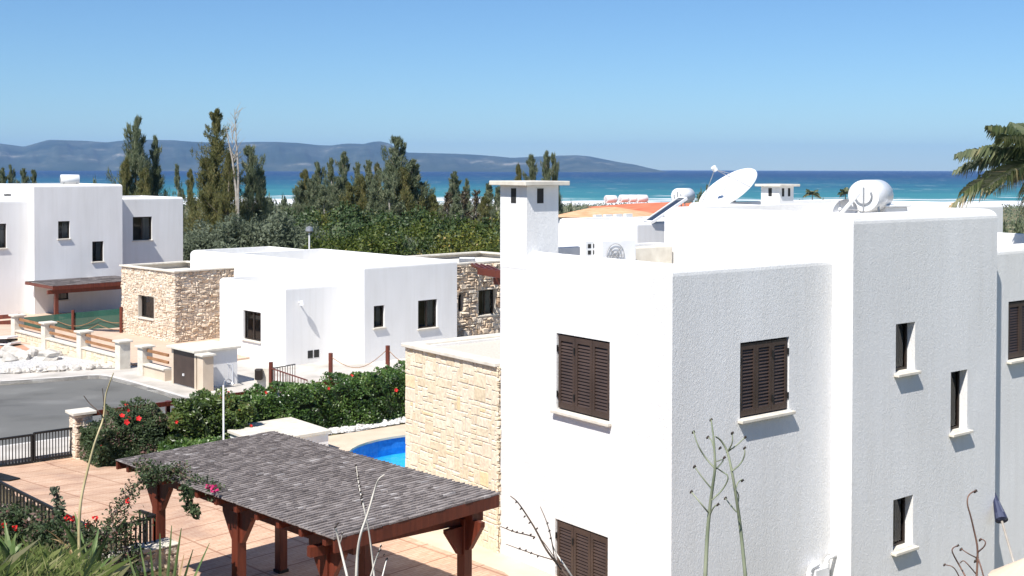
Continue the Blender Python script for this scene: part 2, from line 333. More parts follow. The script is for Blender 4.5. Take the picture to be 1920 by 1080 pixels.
# --- ground: village plateau grid + falling land to the shore
m = MB(); ys = sorted(set([-30, -5, 5, 14, 18, 20] + [t for t, _ in TZ if t > 0] + list(np.arange(24, 36, .5)) + [37, 45, 50, 55, 70, 90, 110, 140, 170, 240, 300, 400, 620, 760, 900, 1250, 1600]))
xs = sorted(set([-4000, -2000, -900, -500, -300, -200, -120, -70, -40, -25, -15, -10, -7] + list(np.arange(-6, 4.1, .5)) + [6, 10, 15, 25, 40, 70, 120, 200, 300, 500, 900, 2000, 4000]))
idx = {}
for j, y in enumerate(ys):
    for i, x in enumerate(xs):
        z = tz(y)
        if y > 90: z += (min(1, (y-90)/200))*1.2*math.sin(x*.013+y*.004)
        if y > 900: z = tz(y)+.4*math.sin(x*.01)
        if x > 2.4 and y < 24.5: z -= 1.7
        if ((x-POOL_C.x)/(POOL_A+.9))**2+((y-POOL_C.y)/(POOL_B+.9))**2 < 1: z -= 2.2
        idx[i, j] = len(m.v); m.v.append((x, y, z))
for j in range(len(ys)-1):
    for i in range(len(xs)-1): m.f.append((idx[i, j], idx[i+1, j], idx[i+1, j+1], idx[i, j+1])); m.t.append(.5)
tag(m.build('ground', MAT['earth']), kind='structure')
# --- grassy bank the photographer stands on
m = MB(); idx = {}; gx = np.arange(-16, 12.01, .3); gy = np.arange(-4, 24.01, .3)
for j, y in enumerate(gy):
    for i, x in enumerate(gx): idx[i, j] = len(m.v); m.v.append((x, y, slope_z(x, y)))
for j in range(len(gy)-1):
    for i in range(len(gx)-1):
        zz = [m.v[idx[a, b]][2] for a, b in ((i, j), (i+1, j), (i+1, j+1), (i, j+1))]
        if max(zz) > 1.0: m.f.append((idx[i, j], idx[i+1, j], idx[i+1, j+1], idx[i, j+1])); m.t.append(.5)
tag(m.build('hillside', MAT['soil'], smooth=True), kind='structure')
# --- sea
def seamat():
    m = Mt('sea_water'); geo = m.n('ShaderNodeNewGeometry'); sp = m.n('ShaderNodeSeparateXYZ'); m.l(geo.outputs['Position'], sp.inputs[0])
    mp = m.n('ShaderNodeMapping'); mp.inputs['Scale'].default_value = (.0009, .0035, 1); m.l(geo.outputs['Position'], mp.inputs[0])
    nz = m.n('ShaderNodeTexNoise', Scale=1.0, Detail=5); m.l(mp.outputs[0], nz.inputs['Vector'])
    lg = m.n('ShaderNodeMath', operation='LOGARITHM'); m.l(sp.outputs['Y'], lg.inputs[0]); lg.inputs[1].default_value = 10
    add = m.n('ShaderNodeMath', operation='MULTIPLY_ADD'); m.l(nz.outputs['Fac'], add.inputs[0]); add.inputs[1].default_value = .42; m.l(lg.outputs[0], add.inputs[2])
    mr = m.n('ShaderNodeMapRange'); mr.inputs['From Min'].default_value = 3.22; mr.inputs['From Max'].default_value = 4.45; m.l(add.outputs[0], mr.inputs['Value'])
    r = ramp(m, mr.outputs[0], [(0, (.10, .28, .28, 1)), (.15, (.038, .185, .21, 1)), (.36, (.015, .09, .15, 1)), (.6, (.006, .036, .10, 1)), (1, (.006, .019, .072, 1))])
    # whitecaps and surf
    mp2 = m.n('ShaderNodeMapping'); mp2.inputs['Scale'].default_value = (.014, .035, 1); m.l(geo.outputs['Position'], mp2.inputs[0])
    n2 = m.n('ShaderNodeTexNoise', Scale=1.0, Detail=4, Roughness=.6); m.l(mp2.outputs[0], n2.inputs['Vector'])
    w1 = ramp(m, n2.outputs['Fac'], [(.635, g(0)), (.67, g(.7))])
    mp3 = m.n('ShaderNodeMapping'); mp3.inputs['Scale'].default_value = (.006, .022, 1); m.l(geo.outputs['Position'], mp3.inputs[0])
    n3 = m.n('ShaderNodeTexNoise', Scale=1.0, Detail=5, Roughness=.55); m.l(mp3.outputs[0], n3.inputs['Vector'])
    sh = m.n('ShaderNodeMapRange'); sh.inputs['From Min'].default_value = 1120; sh.inputs['From Max'].default_value = 1650; sh.inputs['To Min'].default_value = .34; sh.inputs['To Max'].default_value = -.05; m.l(sp.outputs['Y'], sh.inputs['Value'])
    ad = m.n('ShaderNodeMath', operation='ADD'); m.l(n3.outputs['Fac'], ad.inputs[0]); m.l(sh.outputs[0], ad.inputs[1])
    w2 = ramp(m, ad.outputs[0], [(.66, g(0)), (.72, g(1))])
    mxw = m.n('ShaderNodeMath', operation='MAXIMUM'); m.l(w1.outputs[0], mxw.inputs[0]); m.l(w2.outputs[0], mxw.inputs[1])
    mx = m.n('ShaderNodeMix', data_type='RGBA'); m.l(mxw.outputs[0], mx.inputs[0]); m.l(r.outputs[0], mx.inputs[6]); mx.inputs[7].default_value = g(.75, 1.0, 1.0)
    m.l(mx.outputs[2], m.b.inputs['Base Color']); m.b.inputs['Roughness'].default_value = .55; m.b.inputs['Specular IOR Level'].default_value = .18
    return m.m
m = MB(); SEA = -27.0; yy = [1060, 1200, 1500, 2200, 4000, 8000, 14000, 25000]
for a, b in zip(yy, yy[1:]):
    m.q((-9000-a, a, SEA), (9000+a, a, SEA), (9000+b, b, SEA), (-9000-b, b, SEA))
tag(m.build('sea', seamat()), kind='structure')
# --- beach strip
m = MB(); 
for k in range(60):
    x0 = -2400+k*80; x1 = x0+80; f = lambda x: 1096+10*math.sin(x*.011)+6*math.sin(x*.031)
    h = lambda y: tz(y)+.45
    m.q((x0, f(x0)-55, h(f(x0)-55)), (x1, f(x1)-55, h(f(x1)-55)), (x1, f(x1), h(f(x1))), (x0, f(x0), h(f(x0))))
tag(m.build('beach', noise_mat('pale_sand', [(.3, g(.42, .9, .75)), (.7, g(.55, .92, .78))], .02, 5, .95)), kind='structure')
# --- hills across the bay
HD = 14000
sil = [(-500, 283), (-250, 268), (-80, 262), (0, 269), (45, 275), (70, 268), (92, 262), (125, 263), (160, 264), (200, 267), (235, 263), (280, 262), (325, 263), (365, 266), (420, 268), (480, 266), (520, 266), (560, 268), (595, 272), (620, 273), (640, 270), (655, 269), (682, 270), (698, 266), (712, 265), (728, 268), (745, 278), (765, 286), (800, 287), (850, 288), (890, 290), (930, 293), (960, 296), (1000, 294), (1040, 292), (1080, 291), (1105, 293), (1130, 298), (1160, 304), (1190, 308.5), (1212, 314), (1236, 319), (1262, 325)]
m = MB(); prof = []
for px in np.arange(-500, 1262, 6):
    for (a, ya), (b, yb) in zip(sil, sil[1:]):
        if a <= px <= b: py = ya+(yb-ya)*(px-a)/(b-a); break
    prof.append((px, max(0, CZ+HD*ray(px, py).z/ray(px, py).y-SEA)))
nR = 14; idx = {}
hrng = random.Random(3)
ph = [hrng.uniform(0, 6) for _ in range(12)]
for i, (px, h) in enumerate(prof):
    rx = ray(px, 315).x/ray(px, 315).y
    for j in range(nR+1):
        t = j/nR; D = HD-2600*(1-t); base = t**.75
        rid = .13*math.sin(px*.045+ph[0]+2.6*t)+.09*math.sin(px*.11+ph[1]-3*t)+.05*math.sin(px*.27+ph[2]+5*t)
        z = SEA-3+(h+3)*min(1.0, max(0, base*(1+rid*(1-t)*2.2*min(1, t*4))))
        idx[i, j] = len(m.v); m.v.append((rx*D, D, z))
    idx[i, nR+1] = len(m.v); m.v.append((rx*(HD+2500), HD+2500, SEA-3))
for i in range(len(prof)-1):
    for j in range(nR+1): m.f.append((idx[i, j], idx[i+1, j], idx[i+1, j+1], idx[i, j+1])); m.t.append(.5)
def hillmat():
    m = Mt('scrubby_hill'); geo = m.n('ShaderNodeNewGeometry'); mp = m.n('ShaderNodeMapping'); mp.inputs['Scale'].default_value = (.0011, .0006, .006); m.l(geo.outputs['Position'], mp.inputs[0])
    nz = m.n('ShaderNodeTexNoise', Scale=1.6, Detail=8, Roughness=.62); m.l(mp.outputs[0], nz.inputs['Vector'])
    r = ramp(m, nz.outputs['Fac'], [(.34, (.012, .03, .024, 1)), (.48, (.026, .045, .036, 1)), (.6, (.06, .075, .06, 1)), (.74, (.30, .28, .24, 1))]); m.l(r.outputs[0], m.b.inputs['Base Color']); m.b.inputs['Roughness'].default_value = 1
    return m.m
tag(m.build('hills', hillmat(), smooth=True), kind='structure')
# --- haze: one closed box round everything
m = MB(); m.box(-36000, 36000, -60, 25200, -40, 520)
def hazemat():
    m = Mt('sea_haze'); m.t.nodes.remove(m.b); v = m.n('ShaderNodeVolumePrincipled'); v.inputs['Color'].default_value = (.30, .55, 1.0, 1); v.inputs['Density'].default_value = 3.7e-5; v.inputs['Anisotropy'].default_value = .0
    m.l(v.outputs[0], m.t.nodes['Material Output'].inputs['Volume']); return m.m
tag(m.build('haze', hazemat()), kind='stuff')
# ================================================================== house builders
def face_map(fr, face, c):
    """local (a along face, d into the wall, z) -> world"""
    if face == 'v': return lambda a, d, z: fr.P(a, c+d, z)
    return lambda a, d, z: fr.P(c+d, a, z)
def block(fr, u0, u1, v0, v1, z0, zt, name, root, mat='stucco', ou=(), ov=(), t=.24, r=.17, drop=.4, rd=.13, roofmat='roofcream'):
    """flat roofed block with rounded parapet; ou / ov = openings on the sunlit (-u) and grazing (-v) faces"""
    m = MB(); zs = zt-r
    def wall(mp, a0, a1, ops, flip):
        A = sorted(set([a0, a1]+[x for o in ops for x in o[:2]])); Z = sorted(set([z0, zs]+[x for o in ops for x in o[2:4]]))
        for i in range(len(A)-1):
            for j in range(len(Z)-1):
                ca, cz_ = (A[i]+A[i+1])/2, (Z[j]+Z[j+1])/2
                if any(o[0] < ca < o[1] and o[2] < cz_ < o[3] for o in ops): continue
                p = [mp(A[i], 0, Z[j]), mp(A[i+1], 0, Z[j]), mp(A[i+1], 0, Z[j+1]), mp(A[i], 0, Z[j+1])]
                m.q(*(p[::-1] if flip else p))
        for o in ops:
            a, b, c, d = o[:4]
            for (p, q) in (((a, c), (b, c)), ((b, c), (b, d)), ((b, d), (a, d)), ((a, d), (a, c))):
                m.q(mp(p[0], 0, p[1]), mp(q[0], 0, q[1]), mp(q[0], rd+.03, q[1]), mp(p[0], rd+.03, p[1]))
    wall(face_map(fr, 'v', v0), u0, u1, ov, False)
    wall(face_map(fr, 'u', u0), v0, v1, ou, True)
    m.q(fr.P(u1, v0, z0), fr.P(u1, v1, z0), fr.P(u1, v1, zs), fr.P(u1, v0, zs))
    m.q(fr.P(u1, v1, z0), fr.P(u0, v1, z0), fr.P(u0, v1, zs), fr.P(u1, v1, zs))
    prof = [(r*(1-math.cos(k*PI/12)), zs+r*math.sin(k*PI/12)) for k in range(7)]+[(t, zt-.01), (t, zt-drop)]
    rings = [[fr.P(u0+o, v0+o, z), fr.P(u1-o, v0+o, z), fr.P(u1-o, v1-o, z), fr.P(u0+o, v1-o, z)] for o, z in prof]
    for a, b in zip(rings, rings[1:]):
        for k in range(4): m.q(a[k], a[(k+1) % 4], b[(k+1) % 4], b[k])
    o_ = m.build(name, MAT[mat], root)
    m2 = MB(); e = t-.01; m2.q(*[fr.P(a, b, zt-drop+.004) for a, b in ((u0+e, v0+e), (u1-e, v0+e), (u1-e, v1-e), (u0+e, v1-e))]); m2.build('roof', MAT[roofmat], root)
    return o_
def window(fr, face, c, op, root, kind='pane', rd=.13, sill=.07, fw=.055, label=None):
    a0, a1, z0, z1 = op[:4]; mp = face_map(fr, face, c); m = MB(); d0, d1 = rd-.05, rd+.01
    e = .004
    m.lbox(mp, a0+e, a1-e, d0, d1, z0+e, z0+fw); m.lbox(mp, a0+e, a1-e, d0, d1, z1-fw, z1-e)
    m.lbox(mp, a0+e, a0+fw, d0, d1, z0+fw, z1-fw); m.lbox(mp, a1-fw, a1-e, d0, d1, z0+fw, z1-fw)
    w_ = a1-a0
    if kind == 'double': m.lbox(mp, (a0+a1)/2-.04, (a0+a1)/2+.04, d0+.005, d1-.005, z0+fw, z1-fw)
    wd = m.build('window', MAT['frame'], root)
    if label: wd['label'] = label
    if kind in ('pane', 'double'):
        m = MB(); pq_ = [mp(a0+fw, rd-.02, z0+fw), mp(a1-fw, rd-.02, z0+fw), mp(a1-fw, rd-.02, z1-fw), mp(a0+fw, rd-.02, z1-fw)]; m.q(*(pq_ if face == 'v' else pq_[::-1])); m.build('pane', MAT['glass'], wd)
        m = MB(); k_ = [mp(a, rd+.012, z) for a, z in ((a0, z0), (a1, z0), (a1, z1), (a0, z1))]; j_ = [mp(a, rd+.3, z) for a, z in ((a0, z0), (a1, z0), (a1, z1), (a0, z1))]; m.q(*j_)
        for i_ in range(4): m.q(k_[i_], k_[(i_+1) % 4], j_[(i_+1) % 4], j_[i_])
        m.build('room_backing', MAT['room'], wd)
        m = MB(); n = 14; c0 = a0+w_*(.52 if face == 'v' else .8); c1 = a1-w_*.04
        for k in range(n):
            x0 = c0+(c1-c0)*k/n; x1 = c0+(c1-c0)*(k+1)/n
            m.q(mp(x0, rd+.12+.03*(k % 2), z0), mp(x1, rd+.12+.03*((k+1) % 2), z0), mp(x1, rd+.12+.03*((k+1) % 2), z1), mp(x0, rd+.12+.03*(k % 2), z1))
        if face == 'v': m.build('curtain', MAT['curtain'], wd)
    if kind == 'shutter':
        n = 3 if w_ > .9 else 2
        for k in range(n):
            x0 = a0+.02+(w_-.04)*k/n; x1 = a0+.02+(w_-.04)*(k+1)/n-.008; m = MB(); f = .055; y0, y1 = .02, .055
            m.lbox(mp, x0, x0+f, y0, y1, z0+.03, z1-.03); m.lbox(mp, x1-f, x1, y0, y1, z0+.03, z1-.03)
            m.lbox(mp, x0+f, x1-f, y0, y1, z0+.03, z0+.12); m.lbox(mp, x0+f, x1-f, y0, y1, z1-.12, z1-.03)
            z = z0+.125
            while z < z1-.13:
                P_ = [mp(x0+f, y0+.008, z), mp(x1-f, y0+.008, z), mp(x1-f, y0+.032, z+.045), mp(x0+f, y0+.032, z+.045)]
                m.q(*P_); m.q(mp(x0+f, y0+.008, z), mp(x1-f, y0+.008, z), mp(x1-f, y0+.008, z-.006), mp(x0+f, y0+.008, z-.006)); z += .052
            m.q(mp(x0, y1+.004, z0+.03), mp(x1, y1+.004, z0+.03), mp(x1, y1+.004, z1-.03), mp(x0, y1+.004, z1-.03))
            m.build('shutter', MAT['shutter'], wd)
        m = MB()
        for x in (a0+.012, a0+w_*2/3, a1-.012):
            for z in (z0+.2*(z1-z0), z0+.8*(z1-z0)): m = MB(); m.lbox(mp, x-.012, x+.012, .0, .02, z-.05, z+.05); m.build('hinge', MAT['metal_black'], wd)
    if sill:
        m = MB(); m.lbox(mp, a0-.05, a1+.05, -sill, .0, z0-.055, z0-.004); m.lbox(mp, a0+.004, a1-.004, .0, rd-.055, z0-.04, z0+.004)
        m.build('sill', MAT['coping'], wd, bevel=.008)
    return wd
def stone_face(fr, face, c, a0, a1, z0, z1, name, root, mat='stone', cell=.105, depth=.028, maxw=4, maxh=3, jit=.004, gap=.008, seed=1, holes=(), dj=1.0, mj=0.012):
    rr = random.Random(seed); mp = face_map(fr, face, c); na = int((a1-a0)/cell); nz = int((z1-z0)/cell); ca = (a1-a0)/na; cz_ = (z1-z0)/nz
    used = np.zeros((na, nz), bool); m = MB()
    for h in holes:
        for i in range(na):
            for j in range(nz):
                x, z = a0+(i+.5)*ca, z0+(j+.5)*cz_
                if h[0]-ca*.4 < x < h[1]+ca*.4 and h[2]-cz_*.4 < z < h[3]+cz_*.4: used[i, j] = True
    for j in range(nz):
        for i in range(na):
            if used[i, j]: continue
            w_ = rr.randint(1, maxw); h_ = rr.randint(1, maxh)
            if w_*h_ == 1 and rr.random() < .8: w_ = 2
            W_ = 1
            while W_ < w_ and i+W_ < na and not used[i+W_, j]: W_ += 1
            H_ = 1
            while H_ < h_ and j+H_ < nz and not used[i:i+W_, j+H_].any(): H_ += 1
            used[i:i+W_, j:j+H_] = True
            x0, x1, y0, y1 = a0+i*ca+gap/2, a0+(i+W_)*ca-gap/2, z0+j*cz_+gap/2, z0+(j+H_)*cz_-gap/2
            J = lambda: rr.uniform(-jit, jit)*2
            out = [(x0+J(), y0+J()), (x1+J(), y0+J()), (x1+J(), y1+J()), (x0+J(), y1+J())]; d = -depth*(1+dj*rr.uniform(-.5, .5)); b = min(.012, cell*.2)+mj*rr.random()
            inn = [(out[0][0]+b, out[0][1]+b), (out[1][0]-b, out[1][1]+b), (out[2][0]-b, out[2][1]-b), (out[3][0]+b, out[3][1]-b)]
            t = rr.random(); dd = [d+dj*depth*.3*rr.uniform(-1, 1) for _ in range(4)]
            m.q(*[mp(p[0], dd[k], p[1]) for k, p in enumerate(inn)], t=t)
            for k in range(4):
                p, q, pi, qi = out[k], out[(k+1) % 4], inn[k], inn[(k+1) % 4]; m.q(mp(p[0], .01, p[1]), mp(q[0], .01, q[1]), mp(qi[0], dd[(k+1) % 4], qi[1]), mp(pi[0], dd[k], pi[1]), t=t)
    return m.build(name, MAT[mat], root)
def coping_ring(fr, u0, u1, v0, v1, z, w_, h_, out_, root, mat='coping'):
    m = MB(); f = lambda a, b, zz: fr.P(a, b, zz)
    m.lbox(f, u0-out_, u1+out_, v0-out_, v0-out_+w_, z, z+h_); m.lbox(f, u0-out_, u1+out_, v1+out_-w_, v1+out_, z, z+h_)
    m.lbox(f, u0-out_, u0-out_+w_, v0-out_+w_, v1+out_-w_, z, z+h_); m.lbox(f, u1+out_-w_, u1+out_, v0-out_+w_, v1+out_-w_, z, z+h_)
    return m.build('coping', MAT[mat], root, bevel=.012)
def chimney(fr, u0, u1, v0, v1, z0, z1, root, mat='stucco', two=False):
    m = MB(); f = lambda a, b, z: fr.P(a, b, z); m.lbox(f, u0, u1, v0, v1, z0, z1)
    ch = m.build('chimney', MAT[mat], root)
    m = MB(); m.lbox(f, u0-.14, u1+.14, v0-.14, v1+.14, z1, z1+.075); m.build('chimney_cap', MAT['coping'], ch, bevel=.01)
    s = (u1-u0)
    for (a, b) in ([(.32, .52)] if not two else [(.18, .34), (.6, .76)]):
        m = MB(); m.lbox(f, u0+s*a+.08*0, u0+s*b, v0-.004, v0+.1, z1-.30, z1-.05); m.build('vent_opening', MAT['room'], ch)
    m = MB(); m.lbox(f, u0-.004, u0+.1, v0+s*.42, v0+s*.62, z1-.30, z1-.05); m.build('vent_opening', MAT['room'], ch)
    return ch
def water_tank(loc, deg, rad, length, label, group=None, panel=None, dish=None):
    t = thing('water_tank', label, 'water tank', loc, group); a = math.radians(deg); ax = Vector((math.sin(a), math.cos(a), 0)); sd = Vector((math.cos(a), -math.sin(a), 0))
    L = Vector(loc); zc = rad+.16; c = L+Vector((0, 0, zc)); m = MB()
    e = rad*.06
    m.tube([c-ax*length/2, c-ax*(length/2-.001), c-ax*(length/2-e), c+ax*(length/2-e), c+ax*length/2], [rad*.93, rad*.93, rad, rad, rad*.93], 36)
    d = m.build('drum', MAT['metal_white'], t); [p.__setattr__('use_smooth', len(p.vertices) == 4) for p in d.data.polygons]
    m = MB(); n = 24; c0 = c-ax*(length/2+.012)
    for k in range(n):
        th0, th1 = 2*PI*k/n, 2*PI*(k+1)/n; P_ = lambda th, rr_: c0+sd*math.cos(th)*rr_+Vector((0, 0, math.sin(th)*rr_))
        if not (math.radians(25) < th0 < math.radians(155)): m.bar(P_(th0, rad*.5), P_(th1, rad*.5), .03, .022, ax)
    m.bar(c0-Vector((0, 0, rad*.9)), c0+Vector((0, 0, rad*.55)), .03, .026, ax); m.build('end_fitting', MAT['metal_grey'], d)
    m = MB()
    for s in (-.7, .7):
        p = c+ax*length*.5*s
        for k in (-1, 1): m.tube([p+sd*k*rad*.75-Vector((0, 0, rad*.6)), L+ax*length*.5*s+sd*k*rad*.95+Vector((0, 0, -.3))], .02, 6)
        m.tube([p+sd*rad*.8-Vector((0, 0, rad*.62)), p-sd*rad*.8-Vector((0, 0, rad*.62))], .022, 6)
    m.build('stand', MAT['metal_grey'], t)
    if panel:
        p0, p1, w_ = panel; p0 = Vector(p0); p1 = Vector(p1); dr = (p1-p0).normalized(); side = dr.cross(Vector((0, 0, 1))).normalized(); m = MB()
        nrm = side.cross(dr).normalized()
        pn = MB(); pn.bar(p0+side*.0, p1, w_-.08, .05, nrm); pn.build('solar_panel', MAT['panel'], t)
        for s in (-1, 1): m.bar(p0+side*s*(w_/2), p1+side*s*(w_/2), .06, .09, nrm)
        m.bar(p0-side*w_/2, p0+side*w_/2, .06, .09, nrm); m.bar(p1-side*w_/2, p1+side*w_/2, .06, .09, nrm); m.build('panel_frame', MAT['metal_white'], t)
    return t
def satellite(loc, cx, n, rad, label, mat='metal_white', depth=.16, mount=True):
    t = thing('satellite_dish', label, 'satellite dish', loc); cx = Vector(cx); n = Vector(n).normalized(); a = n.orthogonal().normalized(); b = n.cross(a); m = MB(); N, K = 40, 7
    R_ = lambda k, j, back: cx+(a*math.cos(2*PI*j/N)+b*math.sin(2*PI*j/N))*rad*k/K+n*(rad*depth*2*((k/K)**2-1)-back)
    for back in (0, .02):
        for k in range(K):
            for j in range(N): m.q(R_(k, j, back), R_(k+1, j, back), R_(k+1, j+1, back), R_(k, j+1, back))
    for j in range(N): m.q(R_(K, j, 0), R_(K, j+1, 0), R_(K, j+1, .02), R_(K, j, .02))
    m.build('reflector', MAT[mat], t, smooth=True)
    m = MB(); f = cx+n*rad*.75
    for j in (3, 16, 29): m.tube([R_(K, j, 0), f], .012*max(1, rad), 6)
    m.build('feed_arm', MAT['metal_grey'], t)
    m = MB(); m.tube([f-n*.05*rad, f+n*.09*rad], [.07*rad+.01]*2, 12); m.build('receiver', MAT['metal_white'], t)
    if mount:
        m = MB(); m.tube([Vector(loc)-Vector((0, 0, .3)), cx-n*(rad*.36)], .05, 8); m.bar(Vector(loc)+Vector((0, 0, .05)), cx-n*(rad*.36)+Vector((0, 0, -.1)), .03, .03); m.build('mast', MAT['metal_grey'], t)
    return t
# ================================================================== the near white house
FM = Fr(2.327, 17.15, 37.9)
def uz(fr, v, px, py): return fr.on_v(v, px, py)
def op_v(fr, v, x0, x1, y0, y1):      # opening on a -v face: px0, px1, py of top and bottom at its left edge
    a, zt = fr.on_v(v, x0, y0); b, _ = fr.on_v(v, x1, y0); _, zb = fr.on_v(v, x0, y1); return (a, b, zb, zt)
def op_u(fr, u, x0, x1, y0, y1):      # opening on a -u face, y at its left edge
    b, zt = fr.on_u(u, x0, y0); a, _ = fr.on_u(u, x1, y0); _, zb = fr.on_u(u, x0, y1); return (a, b, zb, zt)
H = thing('white_house', 'large white house in the foreground with brown louvred shutters and a cut stone wing', 'house', FM.P(0, 0, 1.0))
v1 = FM.on_u(0, 938.5, 400)[0]; u2 = FM.on_v(0, 1560, 600)[0]; v2 = FM.on_u(u2, 1600.5, 420)[0]; u3 = FM.on_v(v2, 1870, 450)[0]
ZT1 = FM.on_u(0, 1262, 497)[1]; ZT2 = FM.on_u(u2, 1600.5, 401)[1]
vb2 = FM.on_u(u2, 1246, 400)[0]
o1 = op_u(FM, 0, 1043.5, 1143.5, 624, 767); o2 = op_u(FM, 0, 1041, 1140, 972, 1130)
o3 = op_v(FM, 0, 1388, 1480, 643, 786)
o4 = op_v(FM, v2, 1680, 1716, 608, 700); o5 = op_v(FM, v2, 1783, 1814, 698, 812); o6 = op_v(FM, v2, 1675, 1712, 938, 1034)
block(FM, 0, u2+.02, 0, v1, -.8, ZT1, 'wall', H, ou=(o1, o2), ov=(o3,), drop=.42)
block(FM, u2, u3, v2, vb2, -.8, ZT2, 'wall', H, ov=(o4, o5, o6), drop=.35, rd=.2, t=.28)
o7 = op_v(FM, 0, 1891, 1962, 566, 676)
block(FM, u3, u3+5.5, 0, v1+2, -.8, ZT1-.06, 'wall', H, ov=(o7,), drop=.42)
window(FM, 'u', 0, o1, H, 'shutter', sill=.09, label='brown three leaf louvred shutters on the sunlit upper wall')
window(FM, 'u', 0, o2, H, 'shutter', sill=.09, label='brown louvred shutters low on the sunlit wall')
window(FM, 'v', 0, o3, H, 'shutter', sill=.10, label='dark louvred shutters on the shaded upper wall')
for o_, lb in ((o4, 'narrow window high on the tall shaded block'), (o5, 'narrow middle window near the right edge of the tall block'), (o6, 'narrow window low on the tall shaded block')):
    window(FM, 'v', v2, o_, H, 'pane', rd=.2, sill=.10, fw=.04, label=lb)
window(FM, 'v', 0, o7, H, 'shutter', sill=.10, label='dark shutters on the set back wall at the right')
vch = FM.on_u(0, 988, 400)[0]; uch = FM.on_v(vch, 1047, 400)[0]
chimney(FM, .0-.003, uch, vch, v1+.003, ZT1-.3, FM.on_u(0, 988, 348)[1], H)
# low upstand and air handlers sit on its roof
m = MB(); f = lambda a, b, z: FM.P(a, b, z)
ub1, ub2 = FM.on_v(3.35, 1188, 470)[0], FM.on_v(3.35, 1261, 470)[0]; m.lbox(f, ub1, ub2, 3.35, 3.6, ZT1-.41, ZT1-.03); m.build('roof_upstand', MAT['coping'], H, bevel=.02)
def ac_unit(loc, deg, label):
    t = thing('air_conditioner', label, 'air conditioner', loc, 'air conditioners on the near roof'); fr = Fr(loc[0], loc[1], deg); f = lambda a, b, z: fr.P(a, b, loc[2]+z)
    m = MB(); m.lbox(f, -.4, .4, -.15, .15, .04, .56); c = m.build('casing', MAT['metal_white'], t, bevel=.015)
    m = MB(); n = 28; fc = fr.P(-.1, -.165, loc[2]+.3); X = Vector((fr.eu.x, fr.eu.y, 0))
    for rr_ in (.08, .14, .2):
        for k in range(n):
            p = [fc+X*math.cos(2*PI*j/n)*rr_+Vector((0, 0, math.sin(2*PI*j/n)*rr_)) for j in (k, k+1)]; m.bar(p[0], p[1], .008, .008)
    for k in range(8): m.bar(fc, fc+X*math.cos(PI*k/4)*.2+Vector((0, 0, math.sin(PI*k/4)*.2)), .008, .008)
    m.build('fan_grille', MAT['metal_grey'], c)
    m = MB(); m.lbox(f, -.4, -.32, -.13, .13, -.02, .04); m.build('foot', MAT['metal_grey'], t); m = MB(); m.lbox(f, .32, .4, -.13, .13, -.02, .04); m.build('foot', MAT['metal_grey'], t)
    m = MB(); m.tube([fr.P(.4, .0, loc[2]+.2), fr.P(.5, -.05, loc[2]+.18), fr.P(.52, -.05, loc[2]+.0)], .025, 8); m.build('pipe', MAT['coping'], t)
q = FM.P(FM.on_v(3.05, 1150, 475)[0], 3.05, ZT1-.4); ac_unit(q, 37.9, 'boxy white air conditioner with a round fan on the near roof beside the chimney')
# perforated block
bl = thing('vent_block', 'small white block with six dark holes standing on the near roof by the chimney', 'vent block', FM.P(.9, 3.2, ZT1-.4))
uk = FM.on_v(3.1, 1110, 470)[0]-.48; m = MB(); m.lbox(f, uk+.34, uk+.62, 3.1, 3.25, ZT1-.41, ZT1+.14); m.build('block_body', MAT['stucco'], bl)
for i in range(2):
    for j in range(3): m = MB(); m.lbox(f, uk+.385+i*.12, uk+.455+i*.12, 3.096, 3.12, ZT1-.19+j*.11, ZT1-.12+j*.11); m.build('hole', MAT['room'], bl)
# stone wing, its coping standing proud
uw = -.07; vw = FM.on_u(uw, 758.5, 700)[0]; ZW = FM.on_u(uw, 758.5, 650)[1]
m = MB(); m.lbox(f, uw+.02, 3.6, v1+.003, vw-.02, .5, ZW-.02); m.build('wing_wall', MAT['mortar'], H)
stone_face(FM, 'u', uw+.018, v1-.0, vw, 1.17, ZW, 'stone_facing', H, cell=.085, depth=.010, gap=.006, mj=.004, dj=.6, seed=5)
stone_face(FM, 'v', v1+.0, uw, .0, 1.17, ZW, 'stone_facing', H, cell=.035, seed=6, maxw=2)
m = MB(); P_ = [(uw-.04, v1+.0), (3.66, v1+.0)]
m.lbox(f, uw-.05, uw+.27, v1-.12*0, vw+.05, ZW, ZW+.07); m.lbox(f, uw+.27, 3.66, vw-.27, vw+.05, ZW, ZW+.07); m.lbox(f, 3.34, 3.66, v1, vw-.27, ZW, ZW+.07); m.build('coping', MAT['coping'], H, bevel=.012)
m = MB(); m.lbox(f, uw+.25, uw+.31, v1, vw-.25, ZW-.35, ZW+.03); m.lbox(f, uw+.31, 3.36, vw-.31, vw-.25, ZW-.35, ZW+.03); m.build('parapet', MAT['stucco'], H)
m = MB(); m.q(f(uw+.3, v1, ZW-.015+.02*0), f(3.4, v1, ZW-.015), f(3.4, vw-.3, ZW-.015), f(uw+.3, vw-.3, ZW-.015)); 
m.v = [(x, y, ZW-.30) for x, y, z in m.v]; m.build('roof', MAT['roofcream'], H)
m = MB(); m.tube([f(1.3, v1+1.1, ZW-.3), f(1.3, v1+1.1, ZW-.17)], .05, 12); m.build('roof_outlet', MAT['metal_grey'], H)
